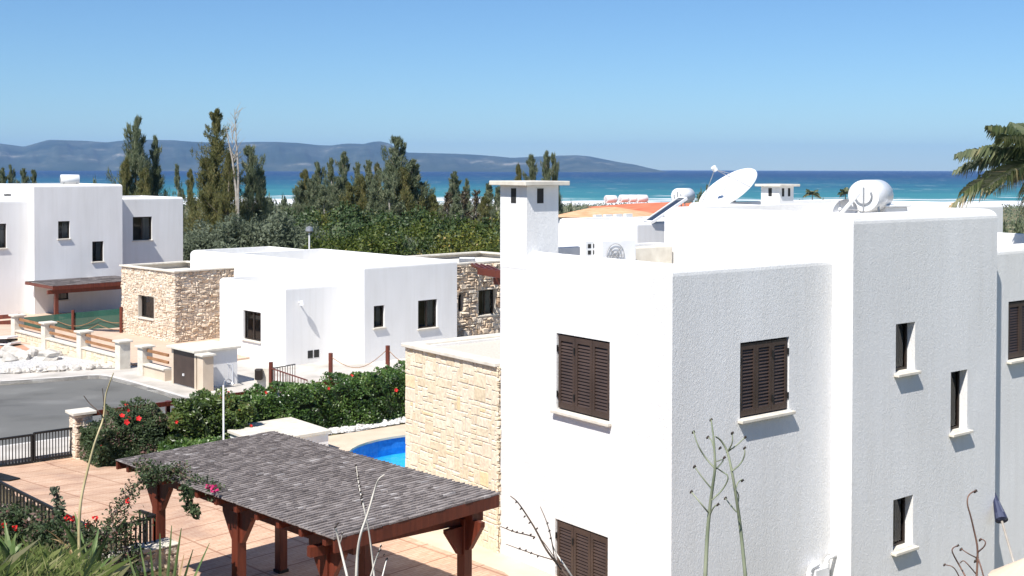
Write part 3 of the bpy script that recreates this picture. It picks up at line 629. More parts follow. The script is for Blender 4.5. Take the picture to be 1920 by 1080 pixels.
# round rooflight box on the tall block and the pipes low on the wall
sk = thing('skylight', 'flat white rooflight box lying on the tall block roof right of the big tank', 'skylight', FM.P(u2+2.8, v2+1.6, ZT2-.33)); m = MB(); m.lbox(f, u2+2.6, u2+3.3, v2+1.2, v2+1.8, ZT2-.35, ZT2+.02); m.build('curb', MAT['stucco'], sk, bevel=.02)
m = MB(); m.lbox(f, u2+2.55, u2+3.35, v2+1.15, v2+1.85, ZT2+.022, ZT2+.07); m.build('lid', MAT['metal_white'], sk, bevel=.02)
pp = thing('vent_pipe', 'pair of white bent overflow pipes low on the shaded wall beside the tall block', 'pipe', FM.P(u2-.4, 0, 2.2))
for x0, x1, y in ((1517, 1535, 1068), (1549, 1566, 1050)):
    a, z = FM.on_v(-.12, x0, y); b, _ = FM.on_v(-.12, x1, y); m = MB(); r_ = .035
    m.tube([FM.P(a, -.12, z-.35), FM.P(a, -.12, z-.05), FM.P(a+.015, -.12, z), FM.P(a+.05, -.12, z+.02), FM.P(b, -.11, z+.03), FM.P(b+.02, -.06, z+.03), FM.P(b+.02, .02, z+.03)], r_, 12); m.build('pipe', MAT['metal_white'], pp, smooth=True)
    m = MB(); m.tube([FM.P(a, -.12, z-.12), FM.P(a, -.12, z-.05)], .048, 12); m.build('collar', MAT['metal_white'], pp)
a, z = FM.on_v(-.1, 1533, 1062); b, _ = FM.on_v(-.1, 1550, 1062)
m = MB(); m.lbox(f, a-.12, b, -.16, -.004, z-.3, z-.03); m.build('junction_box', MAT['metal_white'], pp, bevel=.01)
# things on the tall block's roof
D = 21.0; c = at_D(1633, 367, 21.6)
water_tank((c.x, c.y, c.z-.29-.16), 31, .29, 1.0, 'large shiny white water tank cylinder on the tall block of the near house')
c = at_D(1584, 394, 21.3)
gd = satellite((c.x, c.y, ZT2-.35), (c.x, c.y, c.z-.03), (-.75, -.8, .35), .24, 'small grey dish leaning beside the large white tank', 'metal_grey', mount=False)
st = thing('strut', 'thin white strut leaning diagonally in front of the large water tank', 'strut', (c.x, c.y-.3, c.z-.3)); m = MB(); m.tube([at_D(1574, 404, 20.9), at_D(1611, 362, 20.9)], .035, 8); m.build('rod', MAT['metal_white'], st); m = MB(); m.tube([at_D(1570, 408, 21.0), at_D(1574, 404, 21.0)], .04, 8); m.build('foot', MAT['metal_grey'], st)
# ================================================================== neighbour behind (two blocks, chimney)
FN = Fr(at_D(1195, 421, 40).x, 40, 37.9); zN = zat(1195, 417, 40)
N = thing('white_house', 'white house directly behind the near one, carrying a chimney and a solar heater', 'house', FN.P(0, 0, 0))
vN = FN.on_u(0, 1049, 440)[0]; uN = FN.on_v(0, 1300, 440)[0]
block(FN, 0, uN, 0, vN, .0, zN, 'wall', N, 'stucco_far', r=.12, drop=.35)
p = at_D(1292, 380, 36.5); q = FN.loc(p); zC = zat(1350, 379, 37)
block(FN, q[0], q[0]+7.5, q[1]-6.0, q[1], .0, zC, 'wall', N, 'stucco_far', r=.12, drop=.35)
cN = at_D(1461, 383, 36); fc = Fr(cN.x, cN.y, 37.9); vc = fc.on_u(0, 1427, 365)[0]; uc = fc.on_v(0, 1488, 365)[0]
chimney(fc, 0, uc, 0, vc, zC-.6, zat(1461, 350, 36), N, 'stucco_far', two=True)
c = at_D(1281, 367, 42)
water_tank((c.x, c.y, c.z-.27-.16), 35, .27, .85, 'white water tank with a sloping dark solar panel on the white house behind', None, (at_D(1216, 416, 40.6), at_D(1280, 372, 41.2), .5))
c = at_D(1364, 354, 37.5)
satellite((at_D(1385, 378, 37.9).x, 37.9, zC-.35), c, (-.56, -.27, .78), 1.05, 'large white satellite dish tilted to the sky between the tank and the chimney', depth=.13)
# ================================================================== middle white house with stone block
FI = Fr(*(at_z(683, 688, .0).xy), 44.0); 
I = thing('white_house', 'low white house in the middle with a rough golden stone block at its left end', 'house', FI.P(0, 0, 0))
zH = FI.on_u(0, 683, 500)[1]; uI = FI.on_v(0, 857, 520)[0]; vI = FI.on_u(0, 437, 474)[0]
zH = zat(683, 499.5, FI.o.y)
w1 = op_v(FI, 0, 701, 721, 574, 615); w2 = op_v(FI, 0, 784, 820, 564, 617)
block(FI, 0, uI, 0, vI, -.3, zH, 'wall', I, 'stucco_far', ov=(w1, w2), r=.13, drop=.55)
window(FI, 'v', 0, w1, I, 'pane', sill=.08, label='narrow dark window of the middle house'); window(FI, 'v', 0, w2, I, 'double', sill=.08, label='wide dark window at the right end of the middle house')
FJ = Fr(*(at_z(536, 694, .0).xy), 44.0); ul = FJ.loc(FI.P(0, 0, 0))[0]; vl = FJ.on_u(0, 412, 560)[0]; zL = zat(536, 537, FJ.o.y)
w3 = op_u(FJ, 0, 456, 489, 581, 635)
block(FJ, 0, ul+.02, 0, vl, -.3, zL, 'wall', I, 'stucco_far', ou=(w3,), r=.16, drop=.45)
window(FJ, 'u', 0, w3, I, 'double', sill=.08, label='dark window with an ornamental grille on the sunlit wall')
# back left low block showing between
v357 = FI.on_u(.05, 357, 480)[0]; block(FI, .05, 4.5, vI+.01, v357, -.3, zH-.06, 'wall', I, 'stucco_far', r=.22, drop=.4)
# vent bricks, wall lamp
m = MB(); mp = face_map(FJ, 'v', 0); a, z = FJ.on_v(0, 577, 672); b, z2 = FJ.on_v(0, 598, 656)
m.lbox(mp, a, (a+b)/2-.03, -.012, .01, z, z+.3); m.build('vent', MAT['room'], I); m = MB(); m.lbox(mp, (a+b)/2+.03, b, -.012, .01, z, z+.3); m.build('vent', MAT['room'], I)
m = MB(); a, z = FJ.on_v(0, 560, 567); m.tube([FJ.P(a, 0, z), FJ.P(a, -.28, z+.02)], .03, 8); lamp = m.build('wall_lamp', MAT['metal_white'], I); m = MB(); m.tube([FJ.P(a, -.22, z+.09), FJ.P(a, -.24, z-.09)], [.07, .1], 10); m.build('lamp_head', MAT['metal_white'], lamp)
# stone block
cS = at_D(327.5, 511, 51.6); FS = Fr(cS.x, cS.y, 46); zS = cS.z; vS = FS.on_u(0, 229, 560)[0]; uS = FS.on_v(0, 452, 560)[0]
w4 = op_u(FS, 0, 260, 289, 553, 594)
m = MB(); mpu = face_map(FS, 'u', 0)
def holed(m, mp, a0, a1, z0, z1, ops, rd=.2):
    A = sorted(set([a0, a1]+[x for o in ops for x in o[:2]])); Z = sorted(set([z0, z1]+[x for o in ops for x in o[2:4]]))
    for i in range(len(A)-1):
        for j in range(len(Z)-1):
            ca, cz_ = (A[i]+A[i+1])/2, (Z[j]+Z[j+1])/2
            if any(o[0] < ca < o[1] and o[2] < cz_ < o[3] for o in ops): continue
            m.q(mp(A[i], 0, Z[j]), mp(A[i+1], 0, Z[j]), mp(A[i+1], 0, Z[j+1]), mp(A[i], 0, Z[j+1]))
    for o in ops:
        a, b, c, d = o[:4]
        for (p, q) in (((a, c), (b, c)), ((b, c), (b, d)), ((b, d), (a, d)), ((a, d), (a, c))): m.q(mp(p[0], -.02, p[1]), mp(q[0], -.02, q[1]), mp(q[0], rd, q[1]), mp(p[0], rd, p[1]))
holed(m, mpu, 0, vS, -.3, zS, (w4,)); fS = lambda a, b, z: FS.P(a, b, z)
m.q(fS(0, 0, -.3), fS(uS, 0, -.3), fS(uS, 0, zS), fS(0, 0, zS)); m.q(fS(0, vS, -.3), fS(uS, vS, -.3), fS(uS, vS, zS), fS(0, vS, zS)); m.q(fS(uS, 0, -.3), fS(uS, vS, -.3), fS(uS, vS, zS), fS(uS, 0, zS))
m.build('stone_block', MAT['mortar'], I)
stone_face(FS, 'u', .0, -.04, vS+.04, -.2, zS, 'stone_facing', I, 'rubble', cell=.075, depth=.03, seed=8, holes=(w4,), jit=.01, gap=.012, maxw=4, maxh=2)
stone_face(FS, 'v', .0, 0, uS, -.2, zS, 'stone_facing', I, 'rubble', cell=.08, depth=.05, seed=9, jit=.012, gap=.012, maxw=4, maxh=2, dj=1.5, mj=.04)
coping_ring(FS, 0, uS, 0, vS, zS, .3, .07, .1, I)
m = MB(); m.q(*[fS(a, b, zS-.25) for a, b in ((.1, .1), (uS-.1, .1), (uS-.1, vS-.1), (.1, vS-.1))]); m.build('roof', MAT['roofcream'], I)
window(FS, 'u', 0, w4, I, 'pane', rd=.2, sill=.08, label='small dark window in the golden stone block')
# ================================================================== stone house right of it, half hidden
FQ = Fr(*(at_D(857, 492, 53).xy), 44.0); zQ = zat(857, 497, 53)
Q = thing('stone_house', 'rough grey brown stone house with a red timber canopy behind the near chimney', 'house', FQ.P(0, 0, 0))
w5 = op_v(FQ, 0, 897, 929, 545, 592); w6 = op_v(FQ, 0, 859, 868, 550, 584)
fQ = lambda a, b, z: FQ.P(a, b, z); m = MB(); holed(m, face_map(FQ, 'v', 0), -.6, 6, -.3, zQ, (w5, w6)); m.q(fQ(-.6, 5, -.3), fQ(6, 5, -.3), fQ(6, 5, zQ), fQ(-.6, 5, zQ)); m.q(fQ(6, 0, -.3), fQ(6, 5, -.3), fQ(6, 5, zQ), fQ(6, 0, zQ)); m.q(fQ(-.6, 0, -.3), fQ(-.6, 5, -.3), fQ(-.6, 5, zQ), fQ(-.6, 0, zQ)); m.build('wall', MAT['mortar'], Q)
stone_face(FQ, 'v', 0, -.6, 6, -.2, zQ, 'stone_facing', Q, 'rubble', cell=.12, depth=.10, seed=19, holes=(w5, w6), jit=.012, gap=.016, maxw=4, maxh=2, dj=1.4, mj=.05)
coping_ring(FQ, -.6, 6, 0, 5, zQ, .3, .08, .08, Q)
m = MB(); m.q(*[fQ(a, b, zQ-.2) for a, b in ((-.5, .1), (5.9, .1), (5.9, 4.9), (-.5, 4.9))]); m.build('roof', MAT['roofcream'], Q)
window(FQ, 'v', 0, w5, Q, 'double', rd=.2, sill=.08); window(FQ, 'v', 0, w6, Q, 'pane', rd=.2, sill=.0)
m = MB(); p0 = at_D(897, 508, 51.5); p1 = at_D(947, 516, 49.4); m.bar(p0, p1, .1, .3); 
for k in range(4):
    a_ = p0+(p1-p0)*(k+.3)/4; m.bar(a_+Vector((0, 0, .1)), a_+Vector((FQ.ev.x*2.6+1.2, FQ.ev.y*2.6+1.2, .1)), .08, .14)
m.bar(at_D(925, 527, 51.3), at_D(947, 527, 51.3), .2, .3)
m.build('canopy', MAT['wood'], Q)
rv = thing('roof_vent', 'small grey vent box on the pale roof edge of the half hidden stone house', 'roof vent', at_D(876, 489, 54)); m = MB(); p = at_D(876, 489, 54); m.box(p.x-.35, p.x+.35, p.y-.2, p.y+.2, zQ-.2, zQ+.26); m.build('vent_body', MAT['stucco_far'], rv)
m = MB(); 
for k in range(3): m.box(p.x-.37, p.x+.37, p.y-.23, p.y-.2, zQ+.03+k*.08, zQ+.07+k*.08)
m.build('louvre', MAT['metal_grey'], rv)
# ================================================================== far left house
FL = Fr(*(at_D(64, 400, 61.5).xy), 44.0)
L = thing('white_house', 'tall white two storey house at the far left with a timber verandah', 'house', FL.P(0, 0, 0))
zA = zat(64, 346.5, 61.5); uA = FL.on_v(0, 229.5, 400)[0]; vA = 6.0
a1_ = op_v(FL, 0, 109, 131, 415, 448); a2_ = op_v(FL, 0, 173, 194, 453, 491); a3_ = op_v(FL, 0, 106, 129, 538, 563)
block(FL, 0, uA, 0, vA, -.3, zA, 'wall', L, 'stucco_far', ov=(a1_, a2_, a3_), r=.14, drop=.4)
for o_, lb in ((a1_, 'small upper window left of the stepped one'), (a2_, 'small stepped lower window'), (a3_, 'ground floor window under the verandah')): window(FL, 'v', 0, o_, L, 'pane', sill=.08, label=lb)
cb = at_D(229.5, 380, 66.6); ub, vb_ = FL.loc(cb); ub = uA-.02; vb_ = 1.1; uB = FL.on_v(vb_, 343, 400)[0]; zB = FL.on_v(vb_, 300, 370)[1]
b1_ = op_v(FL, vb_, 249, 285, 407, 451)
block(FL, ub, uB, vb_, vb_+5, -.3, zB, 'wall', L, 'stucco_far', ov=(b1_,), r=.12, drop=.35); window(FL, 'v', vb_, b1_, L, 'double', sill=.08, label='wide two pane window on the right block')
vl_ = FL.on_u(0, 54, 500)[0]; zD = FL.on_v(vl_, 30, 375)[1]; c1_ = op_v(FL, vl_, -14, 12, 420, 466)
block(FL, -7, .02, vl_, vl_+5, -.3, zD, 'wall', L, 'stucco_far', ov=(c1_,), r=.12, drop=.35); window(FL, 'v', vl_, c1_, L, 'double', sill=.08, label='two pane window cut by the photo edge')
p = at_D(20, 370, 63.8); sb = thing('roof_hatch', 'flat dark hatch on the roof at the far left edge', 'roof hatch', p); m = MB(); m.box(p.x-.3, p.x+1.1, p.y-.1, p.y+.4, zD-.3, zD+.17); m.build('hatch_box', MAT['stucco_far'], sb); m = MB(); m.box(p.x-.32, p.x+1.12, p.y-.12, p.y+.42, zD+.174, zD+.25); m.build('lid', MAT['room'], sb)
c = at_D(131, 336, 64); water_tank((c.x, c.y, c.z-.27-.16), 62, .26, .95, 'white water tank cylinder on the roof of the far left house')
# verandah of the far left house
m = MB(); zV = zat(105, 538, 58); A_ = FL.on_v(-3.4, 105, 538); f = lambda a, b, z: FL.P(a, b, z)
ua, _ = FL.on_v(-3.0, 105, 545); zV = FL.on_v(-3.0, 105, 540)[1]
u00, u11 = ua-.35, FL.on_v(-3.0, 262, 520)[0]
def shingles(f, u0, u1, v0, v1, z, rows, rw, seed=1, slope=0):
    rr = random.Random(seed); m = MB(); d = (v1-v0)/rows
    for i in range(rows):
        a = u0-rr.uniform(0, rw)
        while a < u1:
            b = a+rw*rr.uniform(.7, 1.3); A, B = max(a, u0), min(b-.006, u1); a = b
            if B-A < .02: continue
            y0 = v0+i*d; y1 = v0+(i+1)*d+.02; h = .012+rr.uniform(0, .012); zz = z+rr.uniform(0, .004); t = rr.gauss(.45, .2); t = min(1, max(0, t)); t = 1 if rr.random() < .025 else min(t, .9)
            m.lbox(lambda p, q, z_: f(p, q, z_+(y1-q)*0+(h*(y1-q)/d if z_ > zz+.001 else 0)+slope*(q-v0)), A, B, y0+rr.uniform(-.008, .008), min(y1, v1+.02), zz, zz+.006, t=t)
    return m
shingles(f, u00, u11, -3.4, 0, zV+.14, 16, .3).build('verandah_roof', MAT['shingle'], L)
m = MB(); m.lbox(f, u00, u11, -3.44, -3.34, zV-.06, zV+.13); m.lbox(f, u00-.0, u00+.1, -3.34, 0, zV-.02, zV+.13)
for k in range(9): m.lbox(f, u00+.15+k*.75, u00+.23+k*.75, -3.3, 0, zV-.0, zV+.12)
m.lbox(f, u00-.1, u11, -3.1, -2.96, zV-.28, zV-.09); m.build('verandah_frame', MAT['wood'], L)
m = MB(); m.lbox(f, ua-.09, ua+.09, -3.1, -2.93, .0, zV-.28); m.build('verandah_post', MAT['wood'], L)
# ================================================================== orange roofed houses near the shore
MAT['tileor'] = noise_mat('orange_clay_tiles', [(.3, (.50, .13, .06, 1)), (.7, (.70, .22, .12, 1))], .8, 6, .85, .5, 3, (1, 1, 1), .05)
MAT['tilepale'] = noise_mat('pale_clay_tiles', [(.3, (.52, .28, .14, 1)), (.7, (.72, .45, .27, 1))], 1.6, 8, .85, .5, 3, (1, 1, 1), .05)
def hip_house(name, label, corners, ridge, zw, wallz, tile, grp=None):
    cx = sum(c[0] for c in corners)/4; cy = sum(c[1] for c in corners)/4; t = thing(name, label, 'house', (cx, cy, wallz), grp)
    m = MB(); cs = [Vector((c[0], c[1], zw)) for c in corners]; r0, r1 = [Vector(r) for r in ridge]
    m.q(cs[0], cs[1], r1, r0); m.q(cs[1], cs[2], r1); m.q(cs[2], cs[3], r0, r1); m.q(cs[3], cs[0], r0); m.build('roof', MAT[tile], t)
    m = MB(); k = [Vector((cx+(c[0]-cx)*.93, cy+(c[1]-cy)*.93, 0)) for c in corners]
    for i in range(4): a, b = k[i], k[(i+1) % 4]; m.q((a.x, a.y, wallz), (b.x, b.y, wallz), (b.x, b.y, zw-.01), (a.x, a.y, zw-.01))
    m.build('wall', MAT['stucco_far'], t)
    for k_ in range(3):
        a, b = k[0], k[1]; p = a+(b-a)*(.2+.3*k_); q = a+(b-a)*(.28+.3*k_); n = Vector(((b-a).y, -(b-a).x, 0)).normalized()*.03
        m = MB(); m.q((p.x+n.x, p.y+n.y, zw-1.7), (q.x+n.x, q.y+n.y, zw-1.7), (q.x+n.x, q.y+n.y, zw-.6), (p.x+n.x, p.y+n.y, zw-.6)); m.build('window', MAT['room'], t)
    return t
D = 100
A = at_D(1046, 409, 88); B = at_D(1238, 410, 84); Cc = at_D(1330, 384, 106); Dd = at_D(1046, 395, 110)
hip_house('tiled_house', 'house with a bright orange hipped tile roof behind the row of rooftop tanks', [at_D(1100, 388, 112).xy, at_D(1232, 404, 92).xy, at_D(1345, 392, 104).xy, at_D(1200, 382, 124).xy], [at_D(1195, 381, 112), at_D(1290, 378, 104)], zat(1232, 404, 92), -3, 'tileor')
hip_house('tiled_house', 'house with a low pale orange tile roof right of the near chimney', [at_D(1030, 407, 86).xy, at_D(1215, 408, 82).xy, at_D(1240, 400, 91).xy, at_D(1070, 396, 96).xy], [at_D(1105, 390, 90), at_D(1155, 388, 90)], zat(1120, 409, 84), -3, 'tilepale')
hip_house('tiled_house', 'small red tiled house by the sea on the right', [at_D(1772, 394, 420).xy, at_D(1840, 394, 420).xy, at_D(1846, 389, 440).xy, at_D(1780, 389, 440).xy], [at_D(1784, 383, 430), at_D(1836, 383, 430)], zat(1806, 393, 420), -13, 'tileor')
for i, (px, py) in enumerate(((1145, 375), (1172, 374), (1188, 374), (1203, 374))):
    c = at_D(px, py, 112)
    water_tank((c.x, c.y, c.z-.43), 60, .36, 1.1, ['white rooftop water tank standing alone at the left of the row on the orange roof', 'second rooftop tank from the left in the row on the orange roof', 'third rooftop tank from the left in the row on the orange roof', 'rightmost rooftop tank of the row on the orange roof'][i], 'water tanks on the orange roof')
# pale flat roofed house between
F2 = Fr(*(at_D(1150, 412, 62).xy), 40); N2 = thing('white_house', 'pale flat roofed house between the orange roofs and the white block', 'house', F2.P(0, 0, 0))
block(F2, -1.4, 4.2, 0, 1.6, -1, zat(1150, 411, 62), 'wall', N2, 'stucco_far', r=.1, drop=.3)
m = MB(); f = lambda a, b, z: F2.P(a, b, z); z = zat(1150, 411, 62)
for k in range(4): m = MB(); m.lbox(f, -1.0+k*.75, -.5+k*.75, .3, .5, z-.3, z+.24); m.build('roof_block', MAT['stucco_far'], N2)
# ================================================================== ground surfaces of the estate
FB = Fr(-12.0, 27.8, 39.0)                       # boundary line between courtyard and street
B2 = lambda u, v: tuple((FB.o+FB.eu*u+FB.ev*v))
g2 = lambda px, py: tuple(G(px, py))
xy = lambda p: (p[0], p[1])
sheet('road', [B2(-45, 1.9), B2(-1.2, 1.9), B2(9.8, 1.9), g2(345, 753), g2(310, 742.5), g2(240, 722), g2(200, 712), g2(186, 710.5), g2(165, 711), g2(120, 715), g2(0, 723), (-60, 40)], MAT['asphalt'], .012)
kerb_in = [g2(0, 722), g2(120, 714.5), g2(165, 710.5), g2(186, 710), g2(200, 711.5), g2(240, 721.5), g2(310, 742), g2(345, 752.5), B2(9.9, 1.85)]
sheet('pavement', [(-60, 40.1)]+kerb_in+[B2(10.4, .2), B2(17, .2), (6, 48), (-2, 62), (-16, 66), (-60, 66)], MAT['pave'], .13, skirt=.16)
sheet('near_pavement', [B2(-45, .15), B2(10.3, .15), B2(9.8, 1.88), B2(-45, 1.88)], MAT['pave'], .13, skirt=.16)
m = MB()
def kerb_line(pts, w_, dz0, dz1, name, mat):
    m = MB()
    for a, b in zip(pts, pts[1:]):
        a = Vector(a); b = Vector(b); n = Vector((-(b-a).y, (b-a).x)).normalized()*w_; d = (b-a).normalized()
        c = [a, b, b+n, a+n]; k = max(1, int((b-a).length/1.0))
        for j in range(k):
            p = a+(b-a)*j/k+d*.006; q = a+(b-a)*(j+1)/k-d*.006; i = len(m.v)
            for z in (dz0, dz1):
                for e in (p, q, q+n, p+n): m.v.append((e.x, e.y, tz(e.y)+z))
            for fc in ((0, 3, 2, 1), (4, 5, 6, 7), (0, 1, 5, 4), (1, 2, 6, 5), (2, 3, 7, 6), (3, 0, 4, 7)): m.f.append(tuple(i+t for t in fc)); m.t.append(.5)
    o = m.build(name, MAT[mat]); tag(o, kind='structure'); return o
kerb_line([(-50, 41.1)]+kerb_in, .16, -.05, .136, 'kerb', 'kerb')
kerb_line([B2(9.8, 1.86), B2(-45, 1.86)], .14, -.05, .136, 'kerb', 'kerb')
pool = [pool_pt(k, 40) for k in range(40)]
sheet('pool_deck', [B2(3.3, -1.6), B2(8.4, -1.75), B2(12, -1.7), B2(24, -1.7), (12, 32), (5, 26), (2.35, 24.4), (2.35, 17.3), (.5, 15.5), (-1.5, 15.5), (-6.2, 22.5)], MAT['deck'], .010, holes=[pool])
sheet('driveway', [B2(-8, .02), B2(2.0, .02), g2(178, 862), g2(215, 870), g2(255, 888), g2(330, 918), g2(400, 942), (-5.6, 24.6), (-4.3, 24.4), g2(733, 996), g2(945, 1075), (2.3, 14), (2.3, 11), (-9, 10), (-22, 14)], MAT['terracotta'], .022)
sheet('gravel_bed', [B2(1.9, -.05), B2(17, -.05), B2(17, -1.55), B2(11, -1.5), B2(8.4, -1.75), g2(600, 815), g2(540, 860), (-5.6, 24.8), g2(400, 930), g2(330, 905), g2(255, 876), g2(215, 862)], MAT['gravel'], .016, kind='structure')
sheet('rockery', [g2(-60, 700), g2(-60, 672), g2(50, 665), g2(215, 690), g2(228, 697), g2(160, 699), g2(100, 703), g2(0, 708)], MAT['gravel'], .16)
sheet('yard', [g2(-60, 680), g2(-60, 648), g2(0, 645), g2(40, 652), g2(60, 664), g2(0, 672)], noise_mat('terracotta_paving', [(.3, (.42, .22, .14, 1)), (.7, (.52, .3, .2, 1))], 2, 5), .165)
sheet('far_yard', [g2(45, 650), g2(228, 690), g2(330, 700), (-7, 52), (-12, 66), (-30, 66), (-34, 56)], noise_mat('pink_paving', [(.3, (.50, .36, .27, 1)), (.7, (.58, .44, .34, 1))], 2, 5), .20, skirt=.1)
# pool
MAT['tile'] = noise_mat('blue_pool_tile', [(.3, (.14, .60, .90, 1)), (.7, (.24, .74, .96, 1))], 2, 3, .3)
MAT['tiledark'] = noise_mat('dark_blue_pool_tile', [(.3, (.012, .13, .45, 1)), (.7, (.03, .2, .58, 1))], 9, 3, .3)
zp = lambda y: tz(y)+.008
pl = thing('swimming_pool', 'curved blue swimming pool beside the stone wing', 'swimming pool', (POOL_C.x, POOL_C.y, .7))
m = MB(); n = 40
for k in range(n):
    a, b = pool_pt(k, n, -.0), pool_pt(k+1, n, -.0); m.q((*a, zp(a[1])-.42), (*b, zp(b[1])-.42), (*b, -.7), (*a, -.7))
m.q(*[(*pool_pt(k, n), -.7) for k in range(n)]); m.build('basin', MAT['tile'], pl)
m = MB()
for k in range(n):
    a, b = pool_pt(k, n, -.004), pool_pt(k+1, n, -.004); m.q((*a, zp(a[1])-.45), (*b, zp(b[1])-.45), (*b, zp(b[1])), (*a, zp(a[1])))
m.build('tile_band', MAT['tiledark'], pl)
m = MB()
for k in range(n):
    a, b, c, d = pool_pt(k, n, -.05), pool_pt(k+1, n, -.05), pool_pt(k+1, n, .28), pool_pt(k, n, .28)
    m.q((*a, zp(a[1])+.035), (*b, zp(b[1])+.035), (*c, zp(c[1])+.035), (*d, zp(d[1])+.035)); m.q((*a, zp(a[1])+.035), (*b, zp(b[1])+.035), (*b, zp(b[1])-.02), (*a, zp(a[1])-.02)); m.q((*d, zp(d[1])+.035), (*c, zp(c[1])+.035), (*c, zp(c[1])-.02), (*d, zp(d[1])-.02))
m.build('rim', MAT['deck'], pl)
wm = Mt('pool_water'); tr = wm.n('ShaderNodeBsdfTransparent'); tr.inputs[0].default_value = (.6, .94, 1, 1); gl = wm.n('ShaderNodeBsdfGlossy', Roughness=.04); fr_ = wm.n('ShaderNodeFresnel', IOR=1.33); ms = wm.n('ShaderNodeMixShader')
nz = wm.n('ShaderNodeTexNoise', Scale=5.0, Detail=3); tc = wm.n('ShaderNodeTexCoord'); wm.l(tc.outputs['Object'], nz.inputs['Vector']); bp = wm.n('ShaderNodeBump', Strength=.3, Distance=.05); wm.l(nz.outputs['Fac'], bp.inputs['Height']); wm.l(bp.outputs[0], gl.inputs['Normal'])
wm.l(fr_.outputs[0], ms.inputs[0]); wm.l(tr.outputs[0], ms.inputs[1]); wm.l(gl.outputs[0], ms.inputs[2]); wm.l(ms.outputs[0], wm.t.nodes['Material Output'].inputs['Surface'])
m = MB(); m.q(*[(*pool_pt(k, n, -.006), .44) for k in range(n)]); m.build('water', wm.m, pl)
# pebbles along the bed, edging stones and rocks
def pebbles(name, pts, r0, r1, mat, zoff, kind='stuff', label=None):
    m = MB(); 
    for (x, y) in pts:
        r = random.uniform(r0, r1); c = Vector((x, y, tz(y)+zoff+r*.3)); i = len(m.v); N = 6; sx, sy, sz = random.uniform(.7, 1.3), random.uniform(.7, 1.3), random.uniform(.45, .9); th = random.uniform(0, 6)
        m.v.append(tuple(c+Vector((0, 0, r*sz))))
        for ring, (rr_, zz) in enumerate(((.75, .6), (1, .0))):
            for k in range(N): a = th+2*PI*k/N+ring*.4; m.v.append(tuple(c+Vector((math.cos(a)*r*rr_*sx, math.sin(a)*r*rr_*sy, r*sz*zz+random.uniform(-.1, .1)*r))))
        t = random.random()
        for k in range(N):
            m.f.append((i, i+1+k, i+1+(k+1) % N)); m.t.append(t); m.f.append((i+1+k, i+1+N+k, i+1+N+(k+1) % N, i+1+(k+1) % N)); m.t.append(t)
    o = m.build(name, MAT[mat]); tag(o, kind=kind); return o
path = [g2(185, 861), g2(215, 866), g2(255, 881), g2(330, 911), g2(400, 937), (-5.7, 24.7)]
pts = []
for _ in range(900):
    k = random.randrange(len(path)-1); t = random.random(); a, b = Vector(path[k]), Vector(path[k+1]); p = a+(b-a)*t; n_ = Vector((-(b-a).y, (b-a).x)).normalized(); pts.append(tuple(p+n_*random.uniform(.0, .5)))
for _ in range(1500): pts.append(B2(random.uniform(6, 13), random.uniform(-1.65, -1.0)))
pebbles('pebbles', pts, .03, .075, 'pebble', .02)
def rock(name, x, y, r, z, label, grp, seed):
    rr = random.Random(seed); import bmesh as _b
    bm = _b.new(); _b.ops.create_icosphere(bm, subdivisions=2, radius=1); sx, sy, sz = rr.uniform(.8, 1.3), rr.uniform(.7, 1.1), rr.uniform(.6, .9)
    for v in bm.verts:
        d = v.co.normalized(); k = 1+.18*math.sin(d.x*4+seed)+.14*math.sin(d.y*5+seed*2)+.12*math.sin(d.z*6+seed*3)+rr.uniform(-.05, .05)
        v.co = Vector((d.x*sx, d.y*sy, d.z*sz))*k*r
    me = bpy.data.meshes.new(name); bm.to_mesh(me); bm.free(); me.materials.append(MAT['rock']); at = me.attributes.new('tint', 'FLOAT', 'FACE')
    o = bpy.data.objects.new(name, me); C.objects.link(o); o.location = (x, y, tz(y)+z+r*.35); return tag(o, label, 'rock', grp)
rr = random.Random(4)
for k in range(26):
    px = 8+k*8.4; py = 706-12*(k/25)**1.5+rr.uniform(-1, 1); x, y = G(px, py); rock('edging_rock', x, y, rr.uniform(.11, .2), .14, 'pale edging rock in the row along the white rockery by the street', 'edging rocks of the rockery', k)
for k, (px, py, r) in enumerate(((6, 676, .38), (20, 674, .45), (34, 678, .4), (46, 681, .28), (58, 674, .3), (110, 672, .2), (135, 668, .22), (16, 684, .3))):
    x, y = G(px, py); rock('boulder', x, y, r, .1, 'rough pale boulder in the heap at the left end of the white rockery', 'boulders of the rockery', 40+k)
x, y = G(92, 682); rock('boulder', x, y, .42, .16, 'tall grey standing rock in the middle of the white rockery', None, 77)
# manhole
p = G(228, 691); mh = thing('drain_cover', 'rusty red drain cover in the pavement at the end pillar', 'drain cover', (p.x, p.y, tz(p.y)+.13)); m = MB(); c = [G(*q) for q in ((209, 692), (230, 687), (248, 691.5), (228, 696.5))]
m.q(*[(q.x, q.y, tz(q.y)+.150) for q in c]); m.build('lid', noise_mat('rusty_iron', [(.3, (.11, .045, .03, 1)), (.7, (.2, .08, .05, 1))], 6), mh)
m = MB(); 
for a, b in zip(c, c[1:]+c[:1]): m.bar((a.x, a.y, tz(a.y)+.14), (b.x, b.y, tz(b.y)+.14), .1, .04)
m.build('rim', MAT['kerb'], mh)
dg = thing('drain_grate', 'dark drain grate in the terracotta drive at the left edge', 'drain grate', (*g2(15, 898), 1)); m = MB(); c = [Vector(g2(*q)) for q in ((-20, 893), (0, 891), (37, 901), (16, 905), (-20, 902))]
m.q(*[(q.x, q.y, tz(q.y)+.034) for q in c]); m.build('grate', MAT['room'], dg)
for k in range(6): a = c[1]+(c[4]-c[1])*k/6; b = c[2]+(c[3]-c[2])*k/6; m = MB(); m.bar((a.x, a.y, tz(a.y)+.045), (b.x, b.y, tz(b.y)+.045), .03, .02); m.build('grate_bar', MAT['metal_black'], dg)
